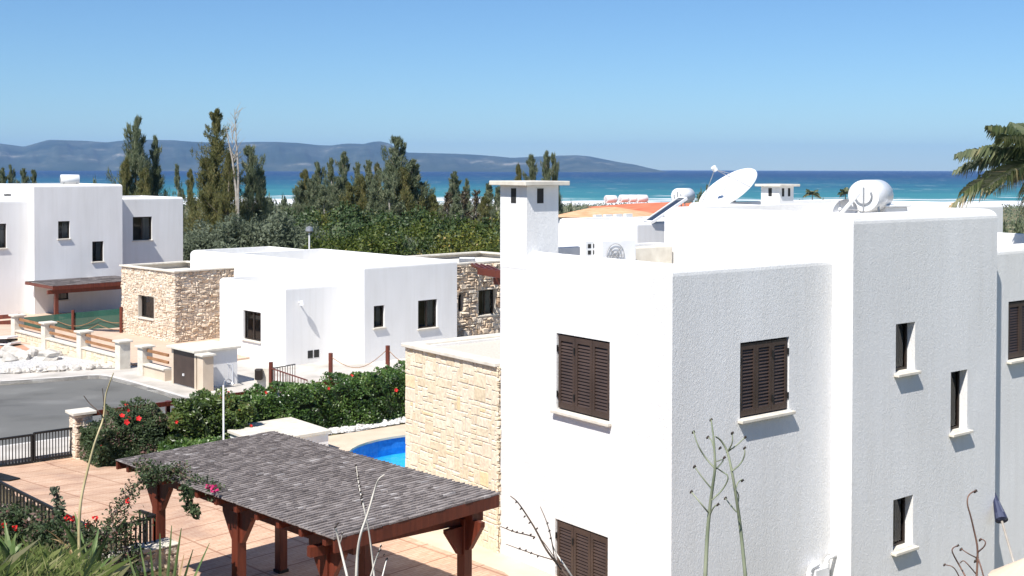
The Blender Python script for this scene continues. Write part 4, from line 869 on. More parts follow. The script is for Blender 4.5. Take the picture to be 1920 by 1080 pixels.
# ================================================================== walls, fences, gates
def pillar(fr, u, v, w_, z0, z1, parent, mat='stone', cap=True, seed=1):
    f = lambda a, b, z: fr.P(a, b, z); m = MB(); m.lbox(f, u-w_/2, u+w_/2, v-w_/2, v+w_/2, z0, z1); pr = m.build('pillar', MAT['coping'] if mat == 'stone' else MAT[mat], parent)
    if mat == 'rubble': stone_face(fr, 'u', u-w_/2, v-w_/2, v+w_/2, z0, z1, 'stone_facing', pr, 'rubble', cell=.07, depth=.012, seed=seed); stone_face(fr, 'v', v-w_/2, u-w_/2, u+w_/2, z0, z1, 'stone_facing', pr, 'rubble', cell=.07, depth=.03, seed=seed+1)
    if cap: m = MB(); m.lbox(f, u-w_/2-.08, u+w_/2+.08, v-w_/2-.08, v+w_/2+.08, z1, z1+.07); m.build('cap', MAT['coping'], pr, bevel=.01)
    return pr
p = at_z(230, 691, .13); FWl = Fr(p.x, p.y, 44.0); f = lambda a, b, z: FWl.P(a, b, z)
T = thing('garden_wall', 'low cream stone wall with orange wooden rails and capped pillars beside the rockery', 'garden wall', FWl.P(0, 5, .13))
pv = [FWl.on_u(0, px, 650)[0] for px in (230, 157, 90, 33)]; zt_ = zat(230, 641, FWl.o.y)
for k, v in enumerate(pv): pillar(FWl, 0, v, .42, 0, zt_+.02*k, T, 'coping')
zc = zat(215, 667, FWl.o.y)
for a, b in zip(pv, pv[1:]):
    m = MB(); m.lbox(f, -.14, .14, a+.21, b-.21, 0, zc-.06); m.build('wall_panel', MAT['rubble'] if False else MAT['deck'], T)
    stone_face(FWl, 'u', -.14, a+.21, b-.21, .02, zc-.06, 'stone_facing', T, 'stone', cell=.1, depth=.02, seed=3)
    m = MB(); m.lbox(f, -.2, .2, a+.21, b-.21, zc-.06, zc); m.build('coping', MAT['coping'], T)
    for h in (.16, .42): m = MB(); m.lbox(f, -.03, .03, a+.2, b-.2, zc+h, zc+h+.1); m.build('rail', MAT['woodpale'], T)
T2 = thing('garden_wall', 'short cream stone wall with wooden rails left of the brown meter cabin', 'garden wall', FWl.P(0, -2, .13))
pa = FWl.on_u(0, 272, 680)[0]; pb = FWl.on_u(0, 316, 690)[0]; pillar(FWl, 0, pa, .4, 0, zt_, T2, 'coping')
m = MB(); m.lbox(f, -.14, .14, pb, pa-.2, 0, zc-.1); m.build('wall_panel', MAT['deck'], T2); m = MB(); m.lbox(f, -.2, .2, pb, pa-.2, zc-.1, zc-.04); m.build('coping', MAT['coping'], T2)
for h in (.12, .38): m = MB(); m.lbox(f, -.03, .03, pb, pa-.2, zc+h, zc+h+.1); m.build('rail', MAT['woodpale'], T2)
pillar(FWl, 1.6, pa-.5, .3, 0, zt_-.05, T2, 'coping')
# meter cabin
cn = thing('meter_cabin', 'small cream cabin with a brown metal door before the middle house', 'cabin', FWl.P(0, -5, .13))
ca_, cb_ = FWl.on_u(-.1, 369, 690)[0], FWl.on_u(-.1, 324, 680)[0]; zr = zat(371, 657, FWl.P(-.1, ca_, 0).y)
m = MB(); m.lbox(f, -.1, 1.5, ca_, cb_, 0, zr-.08); m.build('cabin_wall', MAT['stucco_far'], cn)
m = MB(); m.lbox(f, -.28, 1.6, ca_-.12, cb_+.15, zr-.08, zr); m.build('roof_slab', MAT['coping'], cn, bevel=.01)
m = MB(); m.lbox(f, -.13, -.1, ca_+.1, cb_-.12, .16, zr-.14); dr = m.build('door', MAT['shutter'], cn)
m = MB(); m.lbox(f, -.17, -.13, (ca_+cb_)/2-.04, (ca_+cb_)/2+.04, .5, .58); m.build('handle', MAT['metal_white'], dr)
m = MB(); m.lbox(f, -.14, -.1, ca_-.02, ca_+.1, 0, zr-.08); m.lbox(f, -.14, -.1, cb_-.12, cb_+.02, 0, zr-.08); m.build('jamb', MAT['deck'], cn)
T3 = thing('gate_pillar', 'cream stone pillar between the meter cabin and the pale blue gate', 'pillar', FWl.P(0, -6, .13)); vg = FWl.on_u(0, 385, 690)[0]
m = MB(); m.lbox(f, -.2, .2, vg-.2, vg+.2, 0, zat(385, 667, FWl.P(0, vg, 0).y)); m.build('shaft', MAT['deck'], T3); m = MB(); zz = zat(385, 667, FWl.P(0, vg, 0).y); m.lbox(f, -.27, .27, vg-.27, vg+.27, zz, zz+.07); m.build('cap', MAT['coping'], T3, bevel=.01)
def bar_gate(name, label, p0, p1, z0, z1, n, mat, cat='gate', w_=.04, bw=.016, grp=None):
    p0 = Vector(p0); p1 = Vector(p1); t = thing(name, label, cat, (*p0, z0), grp); m = MB(); a = lambda k, z: Vector((*(p0+(p1-p0)*k), z))
    m.bar(a(0, z0-.0), a(0, z1), w_, w_, (1, 0, 0)); m.bar(a(1, z0), a(1, z1), w_, w_, (1, 0, 0)); m.bar(a(0, z0+.02), a(1, z0+.02), w_, w_); m.bar(a(0, z1-.02), a(1, z1-.02), w_, w_); m.build('gate_frame', MAT[mat], t)
    for k in range(1, n): m = MB(); m.bar(a(k/n, z0+.03), a(k/n, z1-.03), bw, bw, (1, 0, 0)); m.build('bar', MAT[mat], t)
    return t
ga = at_D(389, 690, 43.4); gb = at_D(436, 700, 41.6)
bar_gate('metal_gate', 'pale blue grey barred gate standing open beside the meter cabin', ga.xy, gb.xy, .2, zat(389, 668, 43.4), 13, 'bluegate')
# near boundary: black gate, pillar, rails, low wall
zg = tz(28.5)
uB = lambda px, v=0: FB.on_v(v, px, 830)[0]
u_p = uB(152)
def zB(u): return tz(FB.P(u, 0, 0).y)
fB = lambda a, b, z: FB.P(a, b, z)
ug1, ug0 = uB(138), uB(62); zt1 = FB.on_v(0, 138, 801)[1]
bar_gate('driveway_gate', 'right leaf of the black barred driveway gate, next to the stone pillar', B2(ug0+.03, 0), B2(ug1, 0), zB(ug0)+.06, zt1, 13, 'metal_black', w_=.05, bw=.018, grp='black driveway gate leaves')
bar_gate('driveway_gate', 'left leaf of the black barred driveway gate, cut by the left photo edge', B2(ug0-.03-(ug1-ug0), 0), B2(ug0-.03, 0), zB(ug0)+.03, zt1-.03, 13, 'metal_black', w_=.05, bw=.018, grp='black driveway gate leaves')
pp_ = thing('gate_pillar', 'rough cream pillar with a flat cap at the right end of the black gate', 'pillar', FB.P(u_p, 0, zB(u_p)))
pillar(FB, u_p, 0, .42, zB(u_p)-.1, FB.on_v(-.2, 150, 778)[1], pp_, 'rubble', seed=31)
bw_ = thing('boundary_wall', 'low beige wall with dark timber rails running behind the hibiscus hedge', 'boundary wall', FB.P(6, 0, .7))
m = MB(); m.lbox(fB, u_p+.25, 15, -.12, .12, -.1, zB(3)+.42); m.build('wall_panel', MAT['coping'], bw_)
for z in (.62, .98): m = MB(); m.lbox(fB, u_p+.25, 15, -.03, .03, zB(3)+z, zB(3)+z+.12); m.build('rail', MAT['wood'], bw_)
for k in range(5): m = MB(); m.lbox(fB, u_p+2.2+k*2.2, u_p+2.3+k*2.2, .035, .12, zB(3)+.4, zB(3)+1.1); m.build('post', MAT['wood'], bw_)
# rope fence of the middle house
rf = thing('rope_fence', 'red brown posts with a sagging rope in front of the middle house', 'fence', at_D(620, 690, 42)); PT = []
for px, y0, y1, D in ((620, 662, 696, 41), (727, 648, 695, 39.5), (800, 640, 690, 38.5)):
    a = at_D(px, y0, D); b = at_D(px, y1, D); m = MB(); m.tube([(a.x, a.y, 0), a], .075, 10); m.build('post', MAT['wood'], rf); PT.append(a)
for a, b in zip(PT, PT[1:]):
    m = MB(); m.tube([a+(b-a)*t+Vector((0, 0, -.12-.5*math.sin(PI*t))) for t in [k/10 for k in range(11)]], .012, 5); m.build('rope', MAT['woodpale'], rf)
lb = thing('iron_railing', 'dark iron railing with one stout post left of the hedge', 'railing', at_D(508, 712, 39)); a = at_D(508, 679, 39); m = MB(); m.tube([(a.x, a.y, .1), a], .07, 10); m.build('post', MAT['wood'], lb)
def railing(parent, A, B, h, n, mat='metal_black', w_=.035):
    A = Vector(A); B = Vector(B); up = Vector((0, 0, 1)); m = MB(); m.bar(A+up*h, B+up*h, w_, w_); m.build('top_rail', MAT[mat], parent); m = MB(); m.bar(A+up*.08, B+up*.08, w_*.8, w_*.8); m.build('bottom_rail', MAT[mat], parent)
    for k in range(n+1): p = A+(B-A)*k/n; m = MB(); m.bar(p+up*.08, p+up*h, w_*.55, w_*.55, (1, 0, 0)); m.build('bar', MAT[mat], parent)
a = at_D(510, 691, 38.9); b = at_D(576, 713, 36.9); c = at_D(553, 683, 42)
railing(lb, a-Vector((0, 0, .75)), b-Vector((0, 0, .75)), .75, 12, 'wood'); railing(lb, a-Vector((0, 0, .7)), (c.x, c.y, c.z-.7), .7, 9)
mb_ = thing('letter_box', 'dark letter box on a pale block left of the railing post', 'letter box', at_D(487, 712, 39.4)); a = at_D(485, 701, 39.4); m = MB(); m.box(a.x-.12, a.x+.13, a.y-.1, a.y+.1, a.z-.2, a.z+.17); m.build('box', MAT['frame'], mb_, bevel=.04)
m = MB(); m.box(a.x-.17, a.x+.42, a.y+.11, a.y+.5, 0, a.z+.16); m.build('block', MAT['coping'], mb_)
# green net fence and rails left
nf = thing('net_fence', 'green shade net stretched between dark posts behind the low wall', 'fence', at_D(137, 615, 55)); A = at_D(36, 596, 56.5); Bq = at_D(262, 575, 54.5); A2 = at_D(36, 625, 56.5); B3 = at_D(262, 612, 54.5); m = MB()
for k in range(24):
    t0, t1 = k/24, (k+1)/24; o0, o1 = .05*math.sin(k*1.3), .05*math.sin((k+1)*1.3); m.q(A2+(B3-A2)*t0+Vector((0, o0, 0)), A2+(B3-A2)*t1+Vector((0, o1, 0)), A+(Bq-A)*t1+Vector((0, o1, 0)), A+(Bq-A)*t0+Vector((0, o0, 0)))
m.build('net', MAT['net'], nf)
for px, y0, D in ((38, 587, 56.4), (138, 581, 55.6), (228, 575, 54.8)): a = at_D(px, y0, D); m = MB(); m.tube([(a.x, a.y-.08, 0), (a.x, a.y-.08, a.z)], .075, 8); m.build('post', MAT['wood'], nf)
for s_ in (.25, .6): m = MB(); m.tube([A2+(A-A2)*s_+((B3-A2)+((Bq-B3)-(A-A2))*s_)*t+Vector((0, -.1, -.3*math.sin(PI*((t*3) % 1)))) for t in [k/24 for k in range(25)]], .014, 5); m.build('rope', MAT['woodpale'], nf)
tf = thing('timber_fence', 'dark timber rail fence cut by the left photo edge below the far left house', 'fence', at_D(0, 610, 58))
for y in (596, 607): m = MB(); m.bar(at_D(-30, y+1, 57.5), at_D(21, y-3, 57.5), .06, .2); m.build('rail', MAT['wood'], tf)
m = MB(); m.bar(at_D(-30, 622, 57.5), at_D(21, 618, 57.5), .06, .08); m.build('rail', MAT['wood'], tf); m = MB(); a = at_D(-20, 590, 57.6); m.tube([(a.x, a.y+.1, 0), (a.x, a.y+.1, a.z)], .08, 8); m.build('post', MAT['wood'], tf)
# folded loungers
fl = thing('garden_lounger', 'stack of black and white folded garden loungers at the left photo edge', 'lounger', at_D(12, 655, 51.5))
for k, (y0, y1, mt_) in enumerate(((632, 634, 'metal_white'), (637, 640, 'metal_black'), (643, 645, 'metal_white'), (648, 650, 'metal_black'))):
    m = MB(); m.bar(at_D(-25, y0+2, 51.5), at_D(24+k*3-4*(k % 2), y1-2, 50.8), .6, .09, (0, 0, 1)); m.build('slatted_bed', MAT[mt_], fl, bevel=.02)
for x_ in (-14, 6, 18): m = MB(); m.bar(at_D(x_, 636, 50.9), at_D(x_+4, 655, 50.9), .05, .05, (1, 0, 0)); m.build('leg', MAT['metal_black'], fl)
# white planter wall by the pool, behind the pergola
cP = at_z(545, 781.5, 1.28); rP = at_z(622, 806, 1.28); lP = at_z(443, 788, 1.28); FT = Fr(cP.x, cP.y, math.degrees(math.atan2(-(rP-cP).x*-1, 0) if False else math.atan2((rP-cP).y, (rP-cP).x))+90)
tx = thing('pool_cabin', 'low white rendered pump cabin with a flat cream top between hedge and pergola', 'pump cabin', (cP.x, cP.y, .7)); dv = (rP-cP); Lr = dv.length
f = lambda a, b, z: FT.P(a, b, z)
# FT.ev points from far corner away from the right corner; far corner is the origin
m = MB(); m.lbox(f, 0+.05-2.0*0, 1.9, -Lr+.05, -.05, .4, 1.2)
ax = (lP-cP); 
side = -1 if Vector((ax.x, ax.y)).dot(FT.eu) < 0 else 1
m = MB(); w0, w1_ = (0, side*2.0) if side > 0 else (-2.0, 0); m.lbox(f, w0+.06, w1_-.06, -Lr+.06, -.06, .4, 1.2); m.build('cabin_wall', MAT['stucco_far'], tx); m = MB(); m.lbox(f, w0, w1_, -Lr, 0, 1.2, 1.28); m.build('top_slab', MAT['coping'], tx, bevel=.01)
sh_ = thing('garden_shower', 'thin white garden shower pole rising from the hedge behind the pergola', 'garden shower', at_D(418, 822, 27)); a = at_D(419, 722, 27); m = MB(); m.tube([(a.x, a.y, .7), a], .022, 8); m.build('pole', MAT['metal_white'], sh_)
m = MB(); m.tube([a, a+Vector((.03, 0, .1)), a+Vector((.12, 0, .14)), a+Vector((.2, 0, .08))], .014, 8); m.build('arm', MAT['metal_grey'], sh_); m = MB(); m.tube([a+Vector((.2, 0, .08)), a+Vector((.21, 0, .03))], [.02, .05], 10); m.build('shower_head', MAT['metal_grey'], sh_)
# ================================================================== pergola
def prism(m, mp, pts, t0, t1):
    n = len(pts); i = len(m.v)
    for t in (t0, t1): m.v += [tuple(mp(a, t, z)) for a, z in pts]
    m.f += [tuple(range(i, i+n))[::-1], tuple(range(i+n, i+2*n))]; m.t += [.5, .5]
    for k in range(n): m.f.append((i+k, i+(k+1) % n, i+n+(k+1) % n, i+n+k)); m.t.append(.5)
zR = 3.34; nP = at_z(627, 1008, zR); FP = Fr(nP.x, nP.y, 45.5); uP = FP.loc(at_z(933, 924, zR))[0]; vP = FP.loc(at_z(248, 856, zR))[1]
print('pergola', uP, vP, FP.loc(at_z(537, 803, zR)))
PG = thing('pergola', 'red brown timber carport with a flat grey shingle roof in the foreground', 'pergola', FP.P(uP/2, vP/2, 1.2)); f = lambda a, b, z: FP.P(a, b, z)
shingles(f, -.02, uP+.02, -.02, vP+.02, zR-.02, 62, .11, seed=11).build('shingle_roof', MAT['shingle'], PG)
m = MB(); m.lbox(f, .01, uP-.01, .03, vP, zR-.045, zR-.022); m.build('roof_board', MAT['wood'], PG)
m = MB(); m.lbox(f, 0, uP, -.02, .03, zR-.19, zR-.024); m.build('fascia', MAT['wood'], PG)
m = MB(); m.lbox(f, 0, uP, vP-.0, vP+.05, zR-.16, zR-.024); m.build('fascia', MAT['wood'], PG)
njo = 11
for k in range(njo):
    v = .25+(vP-.5)*k/(njo-1); m = MB(); m.lbox(f, .03, uP-.03, v-.035, v+.035, zR-.16, zR-.047); m.build('joist', MAT['wood'], PG)
uA_, uB_ = .38, uP-.40
for u in (uA_, uB_): m = MB(); m.lbox(f, u-.06, u+.06, .04, vP-.04, zR-.30, zR-.162); m.build('beam', MAT['wood'], PG)
vps = [[FP.on_u(uA_, px, 1000)[0] for px in (615, 448, 298)], [FP.on_u(uB_, px, 1000)[0] for px in (871, 685, 527)]]
print('posts', vps)
for u, vv in zip((uA_, uB_), vps):
    for v in vv:
        m = MB(); m.lbox(f, u-.075, u+.075, v-.075, v+.075, 1.2, zR-.302); m.build('post', MAT['wood'], PG, bevel=.008)
        m = MB(); m.lbox(f, u-.09, u+.09, v-.09, v+.09, 1.2, 1.27); m.build('post_shoe', MAT['metal_black'], PG)
        for s in (-1, 1):
            m = MB(); prism(m, lambda a, t_, z: f(u+t_, v+s*a, z), [(.07, zR-.74), (.07, zR-.304), (.36, zR-.304), (.36, zR-.37), (.13, zR-.72)], -.04, .04); m.build('brace', MAT['wood'], PG)
m = MB(); m.bar(f(.08, vps[0][0], zR-.34), f(uP-.08, vps[1][0], zR-.34), .09, .13); m.build('tie_beam', MAT['wood'], PG)
m = MB(); prism(m, lambda a, t_, z: f(uB_-a, vps[1][0]+t_, z), [(.07, zR-.80), (.07, zR-.41), (.36, zR-.41), (.36, zR-.46), (.13, zR-.79)], -.04, .04); m.build('brace', MAT['wood'], PG)
# ================================================================== planter wall and iron railing near the bank
q0 = Vector((-5.0, 17.2)); dL = Vector((-.70, .713)); dR = Vector((.713, .70))
rw = thing('retaining_wall', 'rough sandstone retaining wall corner holding the flower bank', 'retaining wall', (*q0, 1.2)); FR_ = Fr(q0.x, q0.y, 44.5); f = lambda a, b, z: FR_.P(a, b, z)
m = MB(); m.lbox(f, -.3, 0, .0, 12, .8, 1.75); m.lbox(f, -1.6, 0, -.3, 0, .8, 2.42); m.build('wall_core', MAT['rubble'], rw)
stone_face(FR_, 'v', -.3, -1.6, 0, 1.0, 2.42, 'stone_facing', rw, 'rubble', cell=.11, depth=.03, seed=41, jit=.01)
m = MB()
for k in range(7): m.lbox(f, -1.62+k*.235, -1.62+k*.235+.225, -.34, .04, 2.42, 2.46+.02*math.sin(k*2)); 
m.build('coping', MAT['coping'], rw, bevel=.01)
ir = thing('iron_railing', 'black iron railing with a kink along the flower bank at lower left', 'railing', (*q0, 2))
zr0 = 2.0; cA = at_D(-40, 884, 19.6); cB = at_D(190, 999, 16.4); cC = at_D(290, 967, 17.0); hgt = .72
railing(ir, cA-Vector((0, 0, hgt)), cB-Vector((0, 0, hgt)), hgt, 34, w_=.04); railing(ir, cB-Vector((0, 0, hgt)), cC-Vector((0, 0, hgt)), hgt, 11, w_=.04)
cE = at_D(262, 958, 17.6); railing(ir, cC-Vector((0, 0, hgt)), cE-Vector((0, 0, hgt)), hgt, 4, w_=.04)
# parasols at the lower right
ps = thing('closed_parasol', 'furled blue patterned parasol on a pale pole leaning by the white wall', 'parasol', at_D(1909, 1090, 21)); a = at_D(1862, 920, 21.9); b = at_D(1909, 1082, 20.6); dr_ = (b-a).normalized()
m = MB(); m.tube([a, a+dr_*.05, a+dr_*.25, a+dr_*.5, a+dr_*.62, a+dr_*.64], [.01, .03, .06, .10, .115, .06], 14)
m.t = [random.random() for _ in m.t]; m.build('canopy', tint_mat('blue_patterned_cloth', [(0, (.02, .025, .06, 1)), (.5, (.06, .07, .12, 1)), (.8, (.25, .27, .32, 1)), (1, (.5, .5, .52, 1))], .8), ps); m = MB(); m.tube([a+dr_*.6, b+dr_*.9], .022, 8); m.build('pole', MAT['barkpale'], ps)
pq = thing('parasol', 'cream parasol canopy poking in at the lower right corner', 'parasol', at_D(1925, 1050, 17)); c = at_D(1930, 1042, 17); m = MB(); n = 16; R1 = .55
for k in range(n):
    a0, a1 = 2*PI*k/n, 2*PI*(k+1)/n; m.q(c, c+Vector((math.cos(a0)*R1, math.sin(a0)*R1, -.35)), c+Vector((math.cos(a1)*R1, math.sin(a1)*R1, -.35))); m.q(c+Vector((math.cos(a0)*R1, math.sin(a0)*R1, -.35)), c+Vector((math.cos(a1)*R1, math.sin(a1)*R1, -.35)), c+Vector((math.cos(a1)*R1, math.sin(a1)*R1, -.45)), c+Vector((math.cos(a0)*R1, math.sin(a0)*R1, -.45)))
m.build('canopy', MAT['deck'], pq); m = MB(); m.tube([c+Vector((0, 0, .06)), (c.x, c.y, -.5)], .025, 8); m.build('pole', MAT['metal_white'], pq)
# street lamp behind the middle house
sl_ = thing('street_lamp', 'thin white street lamp with a dark lantern behind the middle house', 'street lamp', (at_D(580, 460, 72).x, 72, -.8)); a = at_D(580, 437, 72); m = MB(); m.tube([(a.x, a.y, -.8), a], [.07, .05], 8); m.build('pole', MAT['metal_white'], sl_)
m = MB(); m.tube([a, a+Vector((0, 0, .12)), a+Vector((0, 0, .34)), a+Vector((0, 0, .42))], [.08, .24, .2, .04], 10); m.build('lantern', MAT['metal_grey'], sl_)
# ================================================================== vegetation
def clump_points(centers, radii, n, squash=1.0):
    k = rng.integers(0, len(centers), n); d = unit(rng.normal(size=(n, 3)))*(rng.random((n, 1))**.38)
    P = centers[k]+d*radii[k][:, None]*np.array([1, 1, squash]); shade = d[:, 2]
    return P, shade, k
def conifer(name, h, r, seed, mat='casuarina', n=12000, L=.42, W=.05, sparse=1.0, lean=0, base=.12, pale=False):
    """tall feathery tree: limbs sweep upward, foliage hangs in ragged sprays round each limb"""
    global rng
    rng = np.random.default_rng(seed); rr = random.Random(seed); root = thing(name, 'x', 'tree', (0, 0, 0))
    m = MB(); tp = [Vector((lean*t*t*h+.12*math.sin(t*5+seed), .1*math.sin(t*4), h*t)) for t in [k/9 for k in range(10)]]
    m.tube(tp, [.022*h*(1-.93*t)*.7+.02 for t in [k/9 for k in range(10)]], 7); C_, R_ = [], []; nl = int(40*sparse)
    for i in range(nl):
        t = base+(1-base)*(i+rr.random())/nl; j = min(8, int(t*9)); p0 = tp[j]+(tp[j+1]-tp[j])*(t*9-j); a = rr.uniform(0, 6.283)
        ll = r*((1-t)**.75)*rr.choice([.55, .8, 1, 1.15, 1.45])*(1+.2*math.sin(2*a+seed))+.10; d = Vector((math.cos(a), math.sin(a), rr.uniform(.45, 1.1))).normalized(); p1 = p0+d*ll
        m.tube([p0, p0+d*ll*.5+Vector((0, 0, .05*ll)), p1+Vector((0, 0, .12*ll))], [.045*(1-t)+.02, .03*(1-t)+.015, .01], 4, cap=False)
        for q in (.35, .62, .85, 1.05):
            c = p0+d*ll*q+Vector((rr.uniform(-.15, .15), rr.uniform(-.15, .15), .08*ll)); C_.append(tuple(c)); R_.append((.10+.42*(1-t))*rr.uniform(.6, 1.3)*(r/2.2))
    for k in range(5): C_.append(tuple(tp[-1]-Vector((rr.uniform(-.15, .15), rr.uniform(-.15, .15), .45*k)))); R_.append(.08+.05*k)
    m.build('trunk', MAT['barkpale' if pale else 'bark'], root, local=True)
    C_ = np.array(C_); R_ = np.array(R_); n1 = int(n*.5); P, sh, k = clump_points(C_, R_*.9, n1, 2.2); ct = rng.uniform(-.2, .2, len(C_))[k]
    nc_ = int(n*1.6); t = base+(1-base)*rng.random(nc_)**1.15; a = rng.uniform(0, 6.283, nc_); z = t*h
    prof = r*1.05*(1-t)**.85*(.72+.22*np.sin(3*a+seed+5*t)+.16*np.sin(5*a-11*t+seed)+.14*np.sin(23*t+2*a)); q = rng.random(nc_)**.45
    X = np.cos(a)*prof*q+lean*t*t*h; Y = np.sin(a)*prof*q; keep = (np.sin(2.9*X+seed)+np.sin(3.3*Y+1.7*seed)+np.sin(2.1*z+X*1.3+seed)+.5*np.sin(6.1*z-4*Y)) > -.15*1+.3*(1-sparse)
    P2 = np.stack([X, Y, z+.18*prof*q], 1)[keep][:n-n1]; P = np.concatenate([P, P2]); ct = np.concatenate([ct, .12*np.sin(P2[:, 2]*2.3+P2[:, 0]*3)]); m_ = len(P)
    out = P*np.array([1, 1, 0]); ax = unit(np.tile(np.array([0, 0, 1.0]), (m_, 1))+unit(out)*.35+rng.normal(size=(m_, 3))*.3)
    V = leaves(P, L, W, ax, .7, nrm=unit(unit(out)+np.array([0, 0, .6])))
    np_quads('crown', V, LEAF[mat], .48+ct+rng.normal(size=m_)*.18, root, local=True); return root
def bushy(name, h, r, seed, mat='citrus', n=5200, L=.20, W=.11, trunk_h=.3, squash=.8, nc=70, cat='tree'):
    global rng
    rng = np.random.default_rng(seed); rr = random.Random(seed); root = thing(name, 'x', cat, (0, 0, 0)); cz = h-r*squash; C_, R_ = [], []
    m = MB()
    for i in range(nc):
        a = rr.uniform(0, 6.283); zz = rr.uniform(-.75, 1); q = math.sqrt(max(0, 1-zz*zz))*rr.uniform(.75, 1.05); k = .72+.18*math.sin(3*a+seed)+rr.uniform(-.08, .1)
        c = Vector((math.cos(a)*q*r*k, math.sin(a)*q*r*k, cz+zz*r*squash*k)); C_.append(tuple(c)); R_.append(r*rr.uniform(.17, .30))
        if i % 4 == 0: m.tube([Vector((0, 0, h*trunk_h*.8)), Vector((c.x*.4, c.y*.4, h*trunk_h+(c.z-h*trunk_h)*.5)), c], [.05*r/2.2, .035*r/2.2, .012], 5, cap=False)
    m.tube([Vector((0, 0, -.3)), Vector((.03, .02, h*trunk_h))], [.09*r/2, .07*r/2], 8); m.build('trunk', MAT['bark'], root, local=True)
    C_ = np.array(C_); R_ = np.array(R_); P, sh, k = clump_points(C_, R_, n); ct = rng.uniform(-.25, .25, len(C_))[k]
    V = leaves(P, L, W, unit(P-np.array([0, 0, cz])+rng.normal(size=(n, 3))*.5), .2, nrm=unit(unit(P-np.array([0, 0, cz]))+np.array([0, 0, .6])))
    np_quads('crown', V, LEAF[mat], .5+ct+rng.normal(size=n)*.17, root, local=True); return root
def place(proto, x, y, z, s, rot, label, group=None, first=[]):
    t = proto if id(proto) not in [id(f) for f in first] else copy_tree(proto)
    if t is proto: first.append(proto)
    t.location = (x, y, z); t.scale = (s, s, s) if not isinstance(s, tuple) else s; t.rotation_euler = (0, 0, rot); t['label'] = label
    if group: t['group'] = group
    elif 'group' in t: del t['group']
    return t
con = [conifer('casuarina_tree', 10, 2.6, 11, n=15000), conifer('casuarina_tree', 10, 1.9, 12), conifer('casuarina_tree', 10, 2.3, 13, 'gold'), conifer('casuarina_tree', 10, 1.7, 14, sparse=.85, n=8500, pale=True), conifer('casuarina_tree', 10, 1.1, 15, 'brown', n=1500, sparse=.8, pale=True, L=.6, W=.07)]
# px of the top, py of the top, width in px, distance, kind, label
TR = [
 (256, 226, 62, 120, 0, 'dark tall casuarina with a pointed double top behind the far left house'),
 (292, 260, 34, 122, 1, 'slim dark casuarina just right of the tall pointed one at left'),
 (238, 300, 42, 118, 2, 'low bushy casuarina skirt left of the tall pointed tree'),
 (276, 320, 46, 116, 2, 'olive brown casuarina at the foot of the tall pointed tree'),
 (333, 311, 22, 150, 3, 'small thin casuarina left of the tallest tree group'),
 (359, 321, 26, 148, 2, 'small rounded casuarina beside the tallest tree'),
 (392, 300, 60, 118, 2, 'broad golden green casuarina forming the foot of the tallest tree'),
 (427, 290, 44, 117, 2, 'golden green casuarina under the bare pale trunk'),
 (470, 279, 58, 121, 0, 'dark full casuarina right of the bare pale trunk'),
 (490, 318, 30, 123, 1, 'short dark casuarina at the right edge of the left tree group'),
 (575, 322, 40, 140, 2, 'slanting leftmost casuarina of the middle tree row'),
 (596, 309, 44, 138, 0, 'second broad casuarina of the middle tree row'),
 (620, 300, 30, 136, 3, 'slender pale trunked casuarina left of the spire in the middle row'),
 (643, 289, 42, 134, 1, 'spire topped casuarina with a straight pale trunk in the middle row'),
 (671, 308, 30, 138, 3, 'thin casuarina right of the spire in the middle row'),
 (692, 304, 34, 137, 3, 'thin open casuarina in the centre of the middle row'),
 (710, 310, 30, 136, 2, 'brownish casuarina left of the tall dark tree in the middle row'),
 (742, 262, 66, 130, 0, 'tallest dark full casuarina of the middle row'),
 (771, 303, 56, 131, 1, 'sloping right shoulder casuarina of the tallest middle tree'),
 (792, 345, 50, 132, 0, 'low dark casuarina ending the middle row on the right'),
 (730, 335, 46, 126, 3, 'pale trunked casuarina in front of the tallest middle tree'),
 (655, 345, 46, 128, 2, 'low casuarina below the spire in the middle row'),
 (608, 350, 44, 128, 3, 'pale trunked low casuarina in front of the second broad one'),
 (852, 325, 40, 175, 1, 'small dark casuarina standing alone before the sea right of the middle row'),
 (875, 338, 22, 176, 1, 'tiny pointed casuarina right of the lone small dark one'),
 (838, 362, 34, 150, 4, 'reddish brown bare twiggy tree right of the middle row'),
 (868, 360, 34, 140, 4, 'brown twiggy tree below the lone small casuarina'),
 (893, 358, 32, 142, 4, 'pale brown thin trunked tree left of the near chimney'),
 (915, 345, 36, 138, 3, 'thin greyish casuarina against the near chimney'),
 (932, 352, 30, 136, 3, 'greyish casuarina touching the near chimney edge'),
 (974, 312, 24, 118, 2, 'leftmost yellow green tip showing above the near chimney'),
 (998, 295, 34, 119, 1, 'pointed casuarina tip above the middle of the chimney cap'),
 (1023, 288, 30, 118, 1, 'tallest casuarina tip above the chimney cap'),
 (1038, 293, 30, 120, 0, 'rightmost dark casuarina tip above the chimney cap'),
 (563, 345, 44, 139, 0, 'low casuarina at the left foot of the middle tree row'),
 (585, 338, 40, 133, 3, 'open casuarina filling the gap between the first two of the middle row'),
 (631, 335, 42, 131, 0, 'dark casuarina between the slender one and the spire in the middle row'),
 (681, 334, 44, 129, 2, 'golden casuarina low in the centre of the middle row'),
 (702, 340, 44, 127, 1, 'grey casuarina low right of the centre of the middle row'),
 (760, 318, 60, 129, 2, 'golden casuarina leaning on the tallest middle tree'),
 (815, 368, 44, 131, 2, 'low golden casuarina at the right foot of the middle row'),
 (855, 372, 46, 128, 3, 'low grey casuarina among the brown twiggy trees'),
 (905, 372, 44, 126, 2, 'low golden casuarina near the near chimney'),
 (5, 318, 26, 190, 1, 'leftmost dark tree tip above the far left roof'),
 (20, 313, 24, 192, 0, 'second dark tree tip above the far left roof'),
 (45, 319, 26, 190, 1, 'leaning dark tree tip above the far left roof'),
 (62, 322, 24, 191, 0, 'fourth dark tree tip above the far left roof'),
]
rr = random.Random(5)
